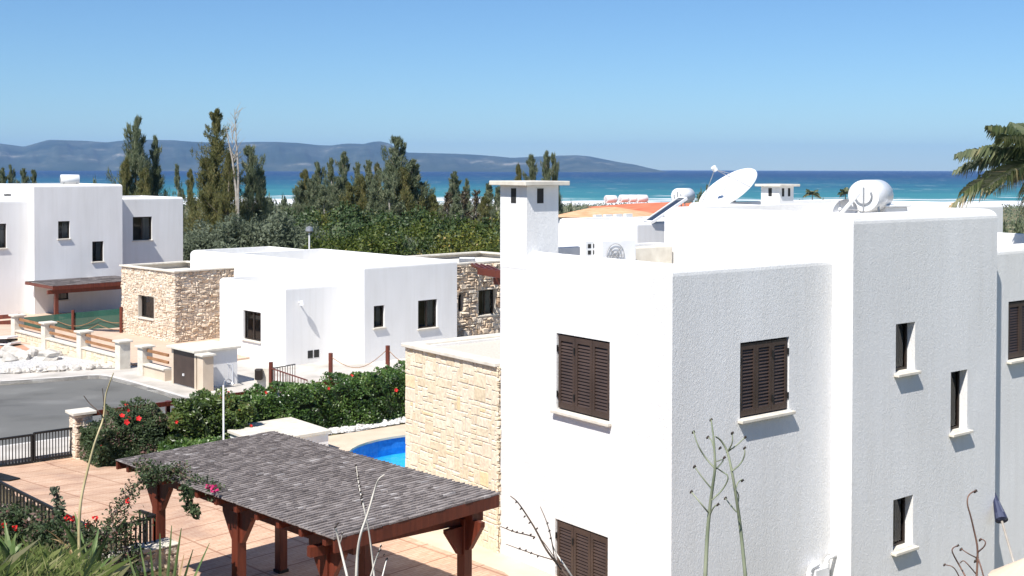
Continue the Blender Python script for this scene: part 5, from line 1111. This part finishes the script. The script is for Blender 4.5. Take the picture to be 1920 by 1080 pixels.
for i, (px, py, wd, D, k, lb) in enumerate(TR):
    p = at_D(px, py, D); z0 = tz(D)-.5; h = p.z-z0; s = h/10*1.0; pr = con[k]; w0 = {0: 4.6, 1: 3.5, 2: 4.1, 3: 3.1, 4: 2.4}[k]; sw = max(.6, min(2.2, wd/F_PX*D/w0*1.95))
    place(pr, p.x, D, z0, (sw, sw, s), rr.uniform(0, 6.28), lb, 'casuarina trees behind the houses')
tall = conifer('eucalyptus_tree', 19, 3.6, 21, 'gold', n=17000, sparse=1.4, L=.4, W=.075); p = at_D(405, 207, 119); z0 = tz(119)-.5
place(tall, p.x, 119, z0, (1, 1, (p.z-z0)/19), .7, 'tallest tree, ragged and golden green with an open airy top')
bare = thing('dead_tree', 'bare pale dead tree with two leaning trunks beside the tallest tree', 'dead tree', (at_D(440, 440, 117).x, 117, -2)); m = MB()
for pts, r0 in (([(448, 440), (443, 360), (436, 300), (428, 262), (424, 240)], .16), ([(446, 400), (447, 320), (443, 262), (440, 204)], .15)):
    P_ = [at_D(a, b, 117-.2) for a, b in pts]; P_[0].z = -3; m.tube(P_, [r0*(1-.85*k/(len(P_)-1)) for k in range(len(P_))], 7)
m.build('trunk', MAT['barkpale'], bare); m = MB(); rb = random.Random(2)
for k in range(34):
    t = rb.uniform(.25, 1); a, b = ((443-10*t, 340-100*t) if k % 2 else (446-5*t, 330-120*t)); p0 = at_D(a, b, 116.8); d = Vector((rb.uniform(-1, 1), rb.uniform(-.5, .5), rb.uniform(.4, 1.4))).normalized()*rb.uniform(.6, 1.7); m.tube([p0, p0+d*.5+Vector((0, 0, .1)), p0+d], [.04, .025, .008], 4, cap=False)
m.build('branch', MAT['barkpale'], bare)
# olives, orchard
ol = [bushy('olive_tree', 5, 2.7, 31, 'olive', n=7000, L=.26, W=.09, squash=.8), bushy('olive_tree', 4.6, 2.4, 32, 'olive', n=6000, L=.26, W=.09, squash=.85)]
OL = [(405, 412, 82, 'silvery olive tree above the left corner of the middle house roof'), (440, 408, 80, 'silvery olive tree second from the left behind the middle house'), (478, 404, 83, 'tall rounded silvery olive tree behind the middle house'), (515, 400, 81, 'largest silvery olive tree behind the middle house'), (550, 418, 84, 'silvery olive tree left of the street lamp'), (598, 425, 78, 'small grey olive tree right of the street lamp'), (372, 432, 80, 'silvery olive tree touching the far left house corner'), (745, 448, 72, 'grey green olive bush low among the citrus trees')]
for i, (px, py, D, lb) in enumerate(OL):
    p = at_D(px, py, D); z0 = tz(D); place(ol[i % 2], p.x, D, z0, (p.z-z0)/(5 if i % 2 == 0 else 4.6), i*1.7, lb, 'olive trees behind the middle house')
ci = [bushy('citrus_tree', 4.6, 2.6, 41, n=6500), bushy('citrus_tree', 4.4, 2.4, 42, 'citrusdark', n=6000, squash=.9), bushy('citrus_tree', 4.8, 2.7, 43, 'citrusgold', n=6500)]
rr = random.Random(9); row = []
for D, y0, xs_ in ((100, 410, range(560, 960, 34)), (88, 418, range(600, 960, 36)), (76, 436, range(612, 960, 42)), (68, 458, range(640, 960, 54))):
    for px in xs_:
        k = rr.choice([0, 0, 1, 1, 2]); px += rr.uniform(-8, 8); Dd = D+rr.uniform(-2.5, 2.5); yy = y0+rr.uniform(-14, 14)-(10 if 650 < px < 800 else 0); p = at_D(px, yy, Dd); z0 = tz(Dd)
        h0 = (4.6, 4.4, 4.8)[k]; place(ci[k], p.x, Dd, z0, (p.z-z0)/h0*1.02, rr.uniform(0, 6), 'bushy bright green citrus tree in the dense grove behind the middle house', 'citrus trees of the grove')
# low far bushes as one mass
rng = np.random.default_rng(77); n = 60000
Y = 110+990*rng.random(n)**1.4; X = (rng.random(n)-.5)*2*(Y*.52+20); ci_ = np.floor(X/9)*7.13+np.floor(Y/14)*3.7; hh = (.8+1.9*np.abs(np.sin(ci_*12.9898)))*np.clip((Y-60)/120, .4, 1.3); Z = np.interp(Y, [t for t, _ in TZ], [z for _, z in TZ])+hh*rng.random(n)**.6
sz = .4+Y/700; P = np.stack([X, Y, Z], 1); V = leaves(P, 1.0, .6); V = P[:, None, :]+(V-P[:, None, :])*sz[:, None, None]
tag(np_quads('woodland', V, LEAF['casuarina'], .55+.25*np.sin(ci_)+rng.normal(size=n)*.15), kind='stuff')
# coastal palms and the dark conifer by the dish
def palm(name, label, base, h, fl, nf, seed, mat='palm', lw=.03, ll=.5, nl=34, droop=1.0, twist=0):
    rr = random.Random(seed); root = thing(name, label, 'palm tree', base); B = Vector(base); m = MB(); m.tube([B, B+Vector((.05*h*.3, 0, h*.5)), B+Vector((0, 0, h))], [.2*fl/3, .16*fl/3, .15*fl/3], 9); m.build('trunk', MAT['bark'], root); top = B+Vector((0, 0, h))
    for k in range(nf):
        a = 2*PI*(k+rr.uniform(-.3, .3))/nf*2.4; e = rr.uniform(-.1, 1.3); d = Vector((math.cos(a)*math.cos(e), math.sin(a)*math.cos(e), math.sin(e))); P_ = []; L_ = fl*rr.uniform(.85, 1.1); N = 12
        for j in range(N+1): t = j/N; P_.append(top+d*L_*t+Vector((0, 0, -L_*.42*droop*t*t*(1.1-.4*math.sin(e)))))
        mm = MB(); mm.tube(P_, [.03*fl/3*(1-.8*j/N)+.004 for j in range(N+1)], 4, cap=False)
        for j in range(nl*2):
            t = .12+.86*(j//2)/nl; i = min(N-1, int(t*N)); p = P_[i]+(P_[i+1]-P_[i])*(t*N-i); tg = (P_[i+1]-P_[i]).normalized(); sd = tg.cross(Vector((0, 0, 1))).normalized()*(1 if j % 2 else -1)
            l_ = ll*math.sin(PI*(.12+.8*t))*rr.uniform(.8, 1.15); w_ = Vector((0, 0, 1))*lw*.5+tg*lw*.5; q1 = p+(sd*.75+tg*.5+Vector((0, 0, rr.uniform(.0, .25))))*l_*.55; q2 = q1+(sd*.35+tg*.35+Vector((0, 0, -rr.uniform(.6, 1.1))))*l_*.55
            tn = rr.gauss(.4, .2)+(.35 if e < .15 else 0); mm.q(p-w_, p+w_, q1+w_, q1-w_, t=tn); mm.q(q1-w_, q1+w_, q2, t=tn)
        mm.build('frond', LEAF[mat], root)
    return root
c = at_D(1975, 335, 24); palm('palm_tree', 'large palm crown with drooping fronds at the right photo edge', (c.x, c.y, -.6), c.z+.6+.25, 2.05, 32, 3, ll=.62, lw=.04, nl=60, droop=1.0)
for i, (px, py, D, lb) in enumerate(((1523, 364, 420, 'tiny palm on the shore right of the far chimney'), (1585, 363, 400, 'tiny palm on the shore touching the large water tank'))):
    c = at_D(px, py, D); palm('palm_tree', lb, (c.x, c.y, tz(D)), c.z-tz(D), 3.2, 14, 20+i, lw=.3, ll=1.4, nl=12)
sm = [bushy('shore_bush', 3, 2.2, 51, 'casuarina', n=1500, L=.5, W=.25, nc=30, cat='bush'), conifer('shore_conifer', 10, 3, 52, n=1500, L=1.0, W=.35)]
for i, (px, py, D, wd, k, lb) in enumerate(((1326, 350, 300, 24, 1, 'dark pointed conifer behind the satellite dish'), (1312, 362, 300, 26, 0, 'dark round bush behind the small water tank'), (1500, 377, 380, 40, 0, 'low dark bush on the shore left of the tiny palm'), (1545, 378, 380, 44, 0, 'low dark bush on the shore right of the tiny palm'), (1884, 418, 130, 34, 0, 'green bush above the roof at the right photo edge'), (1912, 412, 128, 40, 0, 'green bush cut by the right photo edge'), (1765, 388, 410, 16, 0, 'dark bush left of the small red tiled house'), (175, 338, 300, 24, 0, 'distant bush right of the far left roof tank'), (505, 372, 250, 40, 0, 'dark bush before the surf left of the middle tree row'), (535, 372, 260, 36, 0, 'dark bush before the surf touching the middle tree row'), (812, 366, 260, 30, 0, 'dark bush before the surf right of the middle row'), (1068, 386, 200, 24, 0, 'dark bush between the near chimney and the orange roof'))):
    p = at_D(px, py, D); z0 = tz(D); h = max(.8, p.z-z0); sw = wd/F_PX*D/(4.6 if k == 0 else 5); place(sm[k], p.x, D, z0, (sw, sw, h/(3 if k == 0 else 10)), i*1.3, lb)
# --- hibiscus hedge
def leafy(name, label, cat, boxes, n, L, W, mat, seed, group=None, shell=.75, flowers=0, parts_mat='red', cores=True, bloom=.06):
    """clipped or loose leafy mass filling boxes (u0,u1,v0,v1,z0,z1 in frame FB)"""
    global rng
    rng = np.random.default_rng(seed); rr = random.Random(seed); b0 = boxes[0]; root = thing(name, label, cat, FB.P((b0[0]+b0[1])/2, (b0[2]+b0[3])/2, b0[4]), group)
    vol = np.array([(b[1]-b[0])*(b[3]-b[2]+.6)*(b[5]-b[4]) for b in boxes]); vol = vol/vol.sum(); PP = []
    for b, f_ in zip(boxes, vol):
        k = int(n*f_); u, v, z = rng.random((3, k)); ax = rng.integers(0, 5, k); s = rng.random(k)**2*.16
        u = np.where(ax == 0, s/max(b[1]-b[0], .1), u); v = np.where((ax == 1) | (ax == 2), s/(b[3]-b[2]), v); z = np.where(ax >= 3, 1-s/(b[5]-b[4]), z)
        U = b[0]+u*(b[1]-b[0]); Vv = b[2]+v*(b[3]-b[2]); Z = b[4]+z*(b[5]-b[4]); bump = .10*np.sin(U*3.1+Vv*2)+.07*np.sin(U*7.7+Z*5)+.05*np.sin(U*15+Z*9); Vv = Vv-bump*(v < .5); Z = Z+bump*(z > .6)*1.1
        PP.append(np.stack([FB.o.x+FB.eu.x*U+FB.ev.x*Vv, FB.o.y+FB.eu.y*U+FB.ev.y*Vv, Z], 1))
    P = np.concatenate(PP); n_ = len(P); out = np.array([-FB.ev.x*.7, -FB.ev.y*.7, .8]); V = leaves(P, L, W, np.tile(out, (n_, 1)), .15, nrm=np.tile(out, (n_, 1)))
    ct = .18*np.sin(P[:, 0]*4.1+P[:, 2]*6)+.15*np.sin(P[:, 1]*6.3-P[:, 2]*9)
    np_quads('foliage', V, LEAF[mat], .42+ct+rng.normal(size=n_)*.2, root)
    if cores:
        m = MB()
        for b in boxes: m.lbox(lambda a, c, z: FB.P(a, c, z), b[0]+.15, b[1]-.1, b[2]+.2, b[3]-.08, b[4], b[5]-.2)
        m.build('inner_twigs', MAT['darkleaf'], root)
    for k in range(flowers):
        b = rr.choice(boxes); U = rr.uniform(b[0], b[1]); top = rr.random() < .6; Vv = rr.uniform(b[2], b[3]) if top else b[2]-.06; Z = b[5]+.06 if top else rr.uniform(b[4]+.5*(b[5]-b[4]), b[5]); c = FB.P(U, Vv, Z); m = MB(); r = bloom*rr.uniform(.7, 1.3); nrm = Vector((-FB.ev.x+rr.uniform(-.4, .4), -FB.ev.y+rr.uniform(-.4, .4), rr.uniform(.1, .9))).normalized(); a = nrm.orthogonal().normalized(); bb = nrm.cross(a)
        for j in range(5):
            th = 2*PI*j/5; d1 = a*math.cos(th)+bb*math.sin(th); d2 = a*math.cos(th+.55)+bb*math.sin(th+.55); d0 = a*math.cos(th-.55)+bb*math.sin(th-.55); m.q(c, c+d0*r*.8+nrm*.01, c+d1*r*1.1+nrm*.02, c+d2*r*.8+nrm*.01)
        m.build('bloom', MAT[parts_mat], root)
    return root
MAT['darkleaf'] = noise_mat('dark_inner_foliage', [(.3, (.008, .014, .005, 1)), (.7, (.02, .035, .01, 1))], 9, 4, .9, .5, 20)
zb = lambda u: tz(FB.P(u, -.7, 0).y)
us = list(np.arange(4.6, 15.5, 1.2))
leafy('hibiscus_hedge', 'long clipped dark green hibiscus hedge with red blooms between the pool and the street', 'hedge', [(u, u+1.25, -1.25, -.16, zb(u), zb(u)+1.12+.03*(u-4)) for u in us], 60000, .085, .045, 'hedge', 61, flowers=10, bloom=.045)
leafy('hibiscus_shrub', 'loose pale leaved hibiscus at the middle of the hedge left part', 'shrub', [(3.4, 5.6, -1.75, -.9, zb(4), zb(4)+1.0), (3.9, 5.2, -1.6, -.7, zb(4)+.7, zb(4)+1.3)], 9000, .13, .06, 'hedgeloose', 62, flowers=2, bloom=.05)
leafy('hibiscus_shrub', 'leftmost hibiscus shrub with orange tinged leaves and several red blooms by the gate pillar', 'shrub', [(1.75, 3.7, -1.5, -.25, zb(3), zb(3)+.95), (2.3, 3.4, -1.3, -.3, zb(3)+.8, zb(3)+1.2)], 12000, .09, .04, 'vine', 63, flowers=7, bloom=.06)
leafy('ground_shrub', 'low dark green shrub at the foot of the hedge beside the drive', 'shrub', [(3.2, 5.4, -2.3, -1.5, zb(4), zb(4)+.42)], 5000, .10, .05, 'hedge', 64, flowers=0)
# --- bougainvillea over the left pergola corner
def vine(name, label, paths, seed, nleaf, mat='vine', L=.07, W=.045, spread=.16, r=.014, blooms=(), cat='climbing plant'):
    global rng
    rng = np.random.default_rng(seed); rr = random.Random(seed); root = thing(name, label, cat, paths[0][0]); m = MB(); S = []
    for P_ in paths:
        P_ = [Vector(p) for p in P_]
        for _ in range(3): m.tube([p+Vector((rr.uniform(-1, 1), rr.uniform(-1, 1), rr.uniform(-1, 1)))*spread*.35 for p in P_], [r*(1-.6*k/(len(P_)-1)) for k in range(len(P_))], 5, cap=False)
        for a, b in zip(P_, P_[1:]):
            for k in range(max(2, int((b-a).length/.05))): S.append(tuple(a+(b-a)*rr.random()))
    m.build('stem', MAT['bark'], root); S = np.array(S); k = rng.integers(0, len(S), nleaf); P = S[k]+unit(rng.normal(size=(nleaf, 3)))*(rng.random((nleaf, 1))**.6)*spread*1.75; V = leaves(P, L, W); np_quads('foliage', V, LEAF[mat], .5+.2*np.sin(P[:, 0]*9)+rng.normal(size=nleaf)*.22, root)
    for (p, rad, mt_) in blooms:
        p = Vector(p); m = MB()
        for j in range(14):
            d = Vector((rr.gauss(0, 1), rr.gauss(0, 1), rr.gauss(0, 1))).normalized(); e = d.orthogonal().normalized(); c = p+d*rad*.5; m.q(c-e*rad*.4, c+d*rad*.4, c+e*rad*.4, c-d*rad*.2)
        m.build('bloom', MAT[mt_], root)
    return root
A_ = lambda L_, D: [at_D(a, b, D+(d if d else 0)) for a, b, d in L_]
vine('bougainvillea', 'twiggy bougainvillea climbing from the planter over the left pergola corner', [
 A_([(196, 1000, 0), (215, 960, 0), (236, 935, .3), (262, 905, .4), (300, 888, .6), (345, 880, .9)], 16.2),
 A_([(262, 905, 0), (285, 895, .2), (330, 885, .4), (360, 900, .3), (385, 912, .2), (410, 922, -.2)], 16.6),
 A_([(250, 868, 1.0), (280, 880, .6), (310, 888, .3)], 16.6)], 71, 2600, L=.05, W=.028, blooms=[(at_D(240, 939, 15.9), .05, 'red'), (at_D(402, 917, 16.1), .08, 'magenta'), (at_D(390, 912, 16.2), .05, 'magenta')], spread=.09, r=.009)
vine('bougainvillea', 'hanging spray of reddish bougainvillea below the pergola edge', [A_([(345, 905, 0), (352, 930, -.1), (350, 945, -.1), (362, 958, -.2), (372, 965, -.2)], 16.0)], 72, 260, spread=.06, r=.008, blooms=[(at_D(368, 962, 15.8), .05, 'magenta')])
for i, (pts, D, nl, lb, bl) in enumerate((
 ([(-30, 985, 0), (20, 978, 0), (60, 990, 0)], 17.4, 4200, 'dark leafy shrub behind the railing at the left photo edge', [(8, 985)]),
 ([(60, 1000, 0), (100, 1005, -.2), (140, 1015, -.4)], 16.8, 3600, 'dark leafy shrub with a red bloom at the middle of the railing', [(126, 971), (137, 973), (28, 990)]),
 ([(150, 1005, -.3), (185, 1005, -.5), (215, 1000, -.5)], 16.3, 1800, 'leafy shrub with two red blooms at the kink of the railing', [(165, 985), (178, 972)]),
 ([(205, 1000, 0), (235, 985, 0), (262, 978, 0)], 16.4, 900, 'pale green shrub growing through the short railing', []))):
    P1 = A_(pts, D); P2 = [p-Vector((0, 0, .45)) for p in P1]; base = [Vector((P1[1].x, P1[1].y, 2.0)), P1[1]]
    vine('flowering_shrub', lb, [P1, P2, base], 80+i, nl, 'vine' if i < 2 else 'vine', .075, .034, .2 if i < 2 else .13, .01, [(at_D(a, b, D-.4), .055, 'red') for a, b in bl], 'shrub')
sp_ = thing('small_cypress', 'small curled dark shrub tip standing above the railing against the drive', 'shrub', at_D(105, 955, 17.3)); P1 = A_([(100, 915, 0), (104, 925, 0), (109, 940, 0), (112, 960, 0)], 17.2)
C.objects.unlink(sp_); bpy.data.objects.remove(sp_)
vine('shrub_shoot', 'curled dark leafy shoot standing above the railing against the drive', [P1+[Vector((P1[-1].x, P1[-1].y, 2.1))]], 90, 420, 'olive', .08, .04, .05, .01, cat='shrub')
# --- grass on the bank
rng = np.random.default_rng(5); n = 85000; X = rng.uniform(-4.4, -.2, n); Y = rng.uniform(3.6, 9.0, n); X = X*(Y/8.0)**.5; Z = np.array([slope_z(a, b) for a, b in zip(X, Y)]); hgt = (Y/8.5)*rng.uniform(.03, .12, n)*(1+.5*np.sin(X*5)*np.sin(Y*4))+.07*(rng.random(n) > .96); yaw = rng.uniform(0, 6.28, n); lean = rng.normal(size=(n, 2))*.55
wv = np.stack([np.cos(yaw), np.sin(yaw), np.zeros(n)], 1)*.0024*(Y/8.0)[:, None]; b = np.stack([X, Y, Z-.02], 1); tip = b+np.stack([lean[:, 0]*hgt, lean[:, 1]*hgt, hgt], 1); mid = b+np.stack([lean[:, 0]*hgt*.3, lean[:, 1]*hgt*.3, hgt*.55], 1)
V = np.stack([b-wv, b+wv, tip, mid-wv*.8], 1); tag(np_quads('grass', V, LEAF['grass'], .45+.2*np.sin(X*2.3+Y)+rng.normal(size=n)*.2), kind='stuff')
def blade_plant(name, label, base, blades, seed, cat='plant', w_=.05, dry=0):
    """blades: list of pixel tips; each blade an arching tapered leaf"""
    rr = random.Random(seed); root = thing(name, label, cat, base); B = Vector(base)
    for (tip, bend, dr) in blades:
        tip = Vector(tip); m = MB(); N = 8; prev = None; side = Vector((rr.uniform(-.3, .3)+.9, rr.uniform(-.6, .6), 0)).normalized(); pts = []
        for j in range(N+1):
            t = j/N; p = B.lerp(tip, t)+Vector((0, 0, bend*math.sin(PI*t))); pts.append((p, w_*(1-t)**.6*(.75+.5*math.sin(PI*min(1, t*1.6)))*.5+.002))
        for (p, a), (q, b_) in zip(pts, pts[1:]): m.q(p-side*a, p+Vector((0, 0, -a*.5)), q+Vector((0, 0, -b_*.5)), q-side*b_, t=rr.uniform(.2, .9)); m.q(p+Vector((0, 0, -a*.5)), p+side*a, q+side*b_, q+Vector((0, 0, -b_*.5)), t=rr.uniform(.2, .9))
        m.build('blade', LEAF['drypalm' if dr else 'aloe'], root)
def on_bank(px, py, D): p = at_D(px, py, D); return Vector((p.x, D, slope_z(p.x, D)))
D = 8.2; b = on_bank(165, 1045, D)
blade_plant('aloe_plant', 'green sword leaved plant with dry blades at the foot of the tan stalk', b, [(at_D(a, c, D+e), f_, d_) for a, c, e, f_, d_ in ((100, 970, -.2, .12, 0), (118, 985, -.3, .1, 0), (140, 960, .2, .06, 0), (185, 990, .2, .03, 0), (205, 1000, -.2, .05, 0), (85, 992, 0, .08, 1), (150, 1008, -.2, .05, 0), (60, 1035, -.2, .06, 1), (175, 1012, .1, .02, 0), (128, 1018, .2, .05, 1), (215, 1040, 0, .04, 0), (95, 1010, .3, .1, 1))], 1, w_=.055)
D = 6.0; b = on_bank(300, 1095, D)
blade_plant('aloe_plant', 'spiky green blades rising before the retaining wall at the bottom', b, [(at_D(a, c, D+e), f_, d_) for a, c, e, f_, d_ in ((238, 1035, 0, .03, 0), (262, 1018, .1, .02, 0), (300, 1000, 0, .0, 0), (322, 985, .1, .0, 0), (340, 990, -.1, .0, 0), (362, 1030, 0, .02, 0), (393, 1018, .1, .03, 0), (250, 1050, -.2, .04, 0), (345, 1040, .2, .0, 1), (282, 1028, 0, 0, 0))], 2, w_=.03)
D = 6.4; b = on_bank(20, 1080, D)
blade_plant('aloe_plant', 'green sword leaved plant in the grass at the lower left photo corner', b, [(at_D(a, c, D+e), f_, d_) for a, c, e, f_, d_ in ((-20, 985, 0, .03, 0), (8, 975, .1, .02, 0), (30, 1000, 0, .03, 0), (50, 1020, .1, .05, 0), (-5, 1010, -.1, .02, 0), (68, 1042, .2, .06, 1))], 3, w_=.035)
# --- dry flower stalks in the foreground
def stalk(name, label, D, paths, mat, tips=(), cat='plant stalk', tipmat='budmat', nod=()):
    root = thing(name, label, cat, (at_D(*paths[0][0][0], D).x, D, 5)); 
    for i, (pts, r0, r1) in enumerate(paths):
        P_ = [at_D(a, b, D+.03*math.sin(a*.2)) for a, b in pts]
        # smooth the polyline
        for _ in range(2):
            Q = [P_[0]]
            for a, b in zip(P_, P_[1:]): Q += [a*.75+b*.25, a*.25+b*.75]
            Q.append(P_[-1]); P_ = Q
        if i == 0 and pts[0][1] >= 1070: P_[0].z = slope_z(P_[0].x, D)-.02
        n = len(P_); m = MB(); m.tube(P_, [r0+(r1-r0)*k/(n-1) for k in range(n)], 7); m.build('stem' if i == 0 else 'twig', mat, root, smooth=True)
    for a, b, r in tips:
        c = at_D(a, b, D+.03*math.sin(a*.2)); m = MB(); m.tube([c+Vector((-r*.8, 0, -r)), c+Vector((-r*.2, 0, -r*.2)), c+Vector((r*.5, 0, r*.5)), c+Vector((r*1.0, 0, -r*.2))], [r*.25, r*.75, r*.7, r*.25], 6); m.build('bud', MAT[tipmat], root, smooth=True)
    return root
MAT['budmat'] = noise_mat('dark_dry_bud', [(.3, (.02, .016, .014, 1)), (.7, (.07, .05, .04, 1))], 30)
MAT['greenstem'] = noise_mat('pale_green_stem', [(.3, (.16, .19, .12, 1)), (.7, (.3, .32, .22, 1))], 8, 4, .7, 0)
MAT['twigdark'] = noise_mat('dark_brown_twig', [(.3, (.05, .035, .025, 1)), (.7, (.14, .10, .075, 1))], 12)
MAT['twigwhite'] = noise_mat('bleached_stalk', [(.3, (.5, .45, .38, 1)), (.7, (.75, .71, .63, 1))], 12)
MAT['twigred'] = noise_mat('red_brown_twig', [(.3, (.12, .06, .045, 1)), (.7, (.25, .15, .11, 1))], 12)
MAT['tanstem'] = noise_mat('tan_stalk', [(.3, (.42, .33, .16, 1)), (.7, (.6, .52, .32, 1))], 6)
D = 4.6; u_ = D/F_PX
stalk('flower_stalk', 'left green stalk with curled dark bud twigs before the near wall', D, [
 ([(1322, 1085), (1326, 1000), (1331, 950), (1336, 912), (1341, 880), (1340, 850), (1338, 820), (1333, 785)], 4.2*u_, 1.3*u_),
 ([(1330, 963), (1315, 945), (1296, 922)], 1.8*u_, 1.1*u_), ([(1331, 966), (1338, 950), (1346, 946)], 1.6*u_, 1.1*u_), ([(1335, 917), (1318, 897), (1302, 875)], 1.6*u_, 1.0*u_), ([(1334, 938), (1356, 918), (1368, 893), (1355, 885), (1342, 876)], 1.6*u_, 1.1*u_), ([(1341, 879), (1322, 858), (1308, 835), (1300, 808)], 1.8*u_, 1.2*u_), ([(1341, 881), (1352, 870), (1358, 860), (1342, 866)], 1.5*u_, 1.0*u_), ([(1340, 856), (1338, 838), (1334, 824), (1328, 820)], 1.6*u_, 1.1*u_)],
 MAT['greenstem'], [(a, b, 3.2*u_) for a, b in ((1296, 922), (1346, 946), (1302, 875), (1300, 810), (1327, 820), (1358, 858), (1333, 787))])
stalk('flower_stalk', 'right green stalk with curled dark bud twigs before the near wall', D+.15, [
 ([(1398, 1085), (1388, 985), (1380, 930), (1372, 882), (1364, 846), (1352, 825), (1341, 818)], 4.0*u_, 1.3*u_),
 ([(1381, 960), (1368, 945), (1360, 934)], 1.6*u_, 1.0*u_), ([(1379, 918), (1383, 904), (1391, 899)], 1.6*u_, 1.0*u_), ([(1373, 883), (1390, 869), (1397, 852), (1396, 840)], 1.7*u_, 1.1*u_), ([(1365, 846), (1380, 836), (1397, 820)], 1.7*u_, 1.0*u_), ([(1365, 846), (1374, 830), (1373, 812)], 1.7*u_, 1.0*u_), ([(1383, 945), (1386, 930), (1381, 920)], 1.5*u_, 1.0*u_)],
 MAT['greenstem'], [(a, b, 3.2*u_) for a, b in ((1360, 934), (1392, 901), (1396, 840), (1397, 820), (1373, 812), (1364, 846), (1350, 840))])
D = 5.2; u_ = D/F_PX
nodes = lambda P_, n, sd: [(P_[0][0]+(P_[1][0]-P_[0][0])*k/n+random.Random(sd+k).uniform(-3, 3), P_[0][1]+(P_[1][1]-P_[0][1])*k/n+random.Random(sd*2+k).uniform(-2, 2), 2.2*u_) for k in range(n)]
stalk('dry_twig', 'grey knotty dry twig before the lower brown shutters', D, [
 ([(1068, 1085), (1040, 1052), (1022, 1028), (1004, 992), (985, 962), (970, 940), (957, 930)], 2.6*u_, .8*u_), ([(1003, 1007), (985, 1002), (965, 998), (938, 987)], 1.4*u_, .7*u_), ([(1038, 1050), (1010, 1042), (975, 1030), (948, 1020)], 1.3*u_, .6*u_), ([(1040, 1050), (1034, 1010), (1026, 980), (1013, 950)], 1.3*u_, .6*u_), ([(1052, 1066), (1030, 1030), (1012, 1008)], 1.2*u_, .6*u_)],
 MAT['twigdark'], nodes([(1003, 1007), (938, 987)], 6, 1)+nodes([(1004, 992), (957, 930)], 5, 2)+nodes([(1010, 1042), (960, 1024)], 4, 3)+nodes([(1034, 1010), (1020, 966)], 3, 4))
stalk('dry_twig', 'pale dry stem rising beside the grey knotty twig', D+.1, [([(1075, 1085), (1055, 1055), (1043, 1038), (1035, 1020)], 2.2*u_, .8*u_)], MAT['twigwhite'])
D = 4.4; u_ = D/F_PX
stalk('dry_stalk', 'tall bleached curved stalk before the pergola roof', D, [([(668, 1085), (670, 1035), (676, 1000), (690, 962), (703, 915), (710, 897), (721, 890)], 3.0*u_, 1.0*u_)], MAT['twigwhite'])
stalk('dry_stalk', 'thin stalk with clusters of dark seed pods before the pergola roof', D+.1, [([(702, 1085), (698, 1045), (692, 995), (682, 950), (673, 912), (668, 874)], 2.0*u_, 1.0*u_)], MAT['twigwhite'], nodes([(668, 874), (680, 945)], 11, 7)+nodes([(672, 900), (684, 955)], 8, 8))
stalk('dry_stalk', 'short bleached stalk with a bud tip left of the tall curved one', D+.05, [([(652, 1085), (640, 1035), (632, 1000), (629, 990)], 2.6*u_, 1.4*u_), ([(637, 1020), (641, 1008), (642, 998)], 1.2*u_, .8*u_)], MAT['twigwhite'], [(629, 988, 3*u_), (633, 982, 2.5*u_), (642, 1000, 2.4*u_)])
stalk('dry_stalk', 'low forked bleached stalk with seed heads at the bottom', D, [([(694, 1085), (704, 1050), (712, 1032), (714, 1020)], 1.8*u_, .9*u_), ([(716, 1085), (722, 1060), (726, 1046)], 1.6*u_, .8*u_)], MAT['twigwhite'], [(711, 1032, 3*u_), (714, 1024, 2.4*u_), (725, 1048, 2.6*u_), (720, 1040, 2*u_)])
D = 7.2; u_ = D/F_PX
stalk('tall_stalk', 'tall thin tan stalk rising past the driveway gate', D, [([(150, 1075), (148, 1000), (150, 950), (156, 915), (172, 850), (184, 812), (195, 784), (197, 744), (204, 722), (213, 699)], 3.4*u_, .8*u_)], MAT['tanstem'])
tw = stalk('tall_stalk', 'short grey side twig crossing the tan stalk near the gate pillar', D, [([(199, 800), (195, 785), (186, 772), (168, 757), (157, 742)], 1.3*u_, .7*u_), ([(196, 765), (194, 745), (192, 728)], 1.1*u_, .6*u_)], MAT['twigdark'])
D = 5.4; u_ = D/F_PX
stalk('dry_twig', 'red brown thorny twig with a curled tip at the lower right', D, [
 ([(1831, 1085), (1833, 1050), (1833, 1024), (1827, 998), (1820, 967), (1813, 945), (1815, 928), (1828, 920)], 2.2*u_, 1.1*u_), ([(1829, 1045), (1815, 1038), (1802, 1029)], 1.3*u_, .9*u_), ([(1834, 1035), (1847, 1024), (1848, 1014), (1838, 1010)], 1.4*u_, .9*u_), ([(1834, 1048), (1840, 1065), (1845, 1085)], 1.6*u_, 1.3*u_), ([(1829, 1075), (1815, 1058), (1806, 1050), (1800, 1056)], 1.3*u_, .8*u_)],
 MAT['twigred'], [(1829, 921, 3.6*u_), (1802, 1030, 3.2*u_), (1838, 1012, 3.2*u_), (1829, 1052, 3.4*u_), (1832, 1045, 3*u_)])
stalk('dry_twig', 'low red brown curled twig left of the thorny one at lower right', D+.1, [([(1812, 1085), (1800, 1062), (1790, 1045), (1784, 1032), (1788, 1026), (1796, 1023)], 1.8*u_, .9*u_), ([(1800, 1085), (1792, 1068), (1784, 1061), (1772, 1059)], 1.3*u_, .8*u_)], MAT['twigred'], [(1796, 1023, 2.6*u_), (1771, 1059, 2.8*u_)])
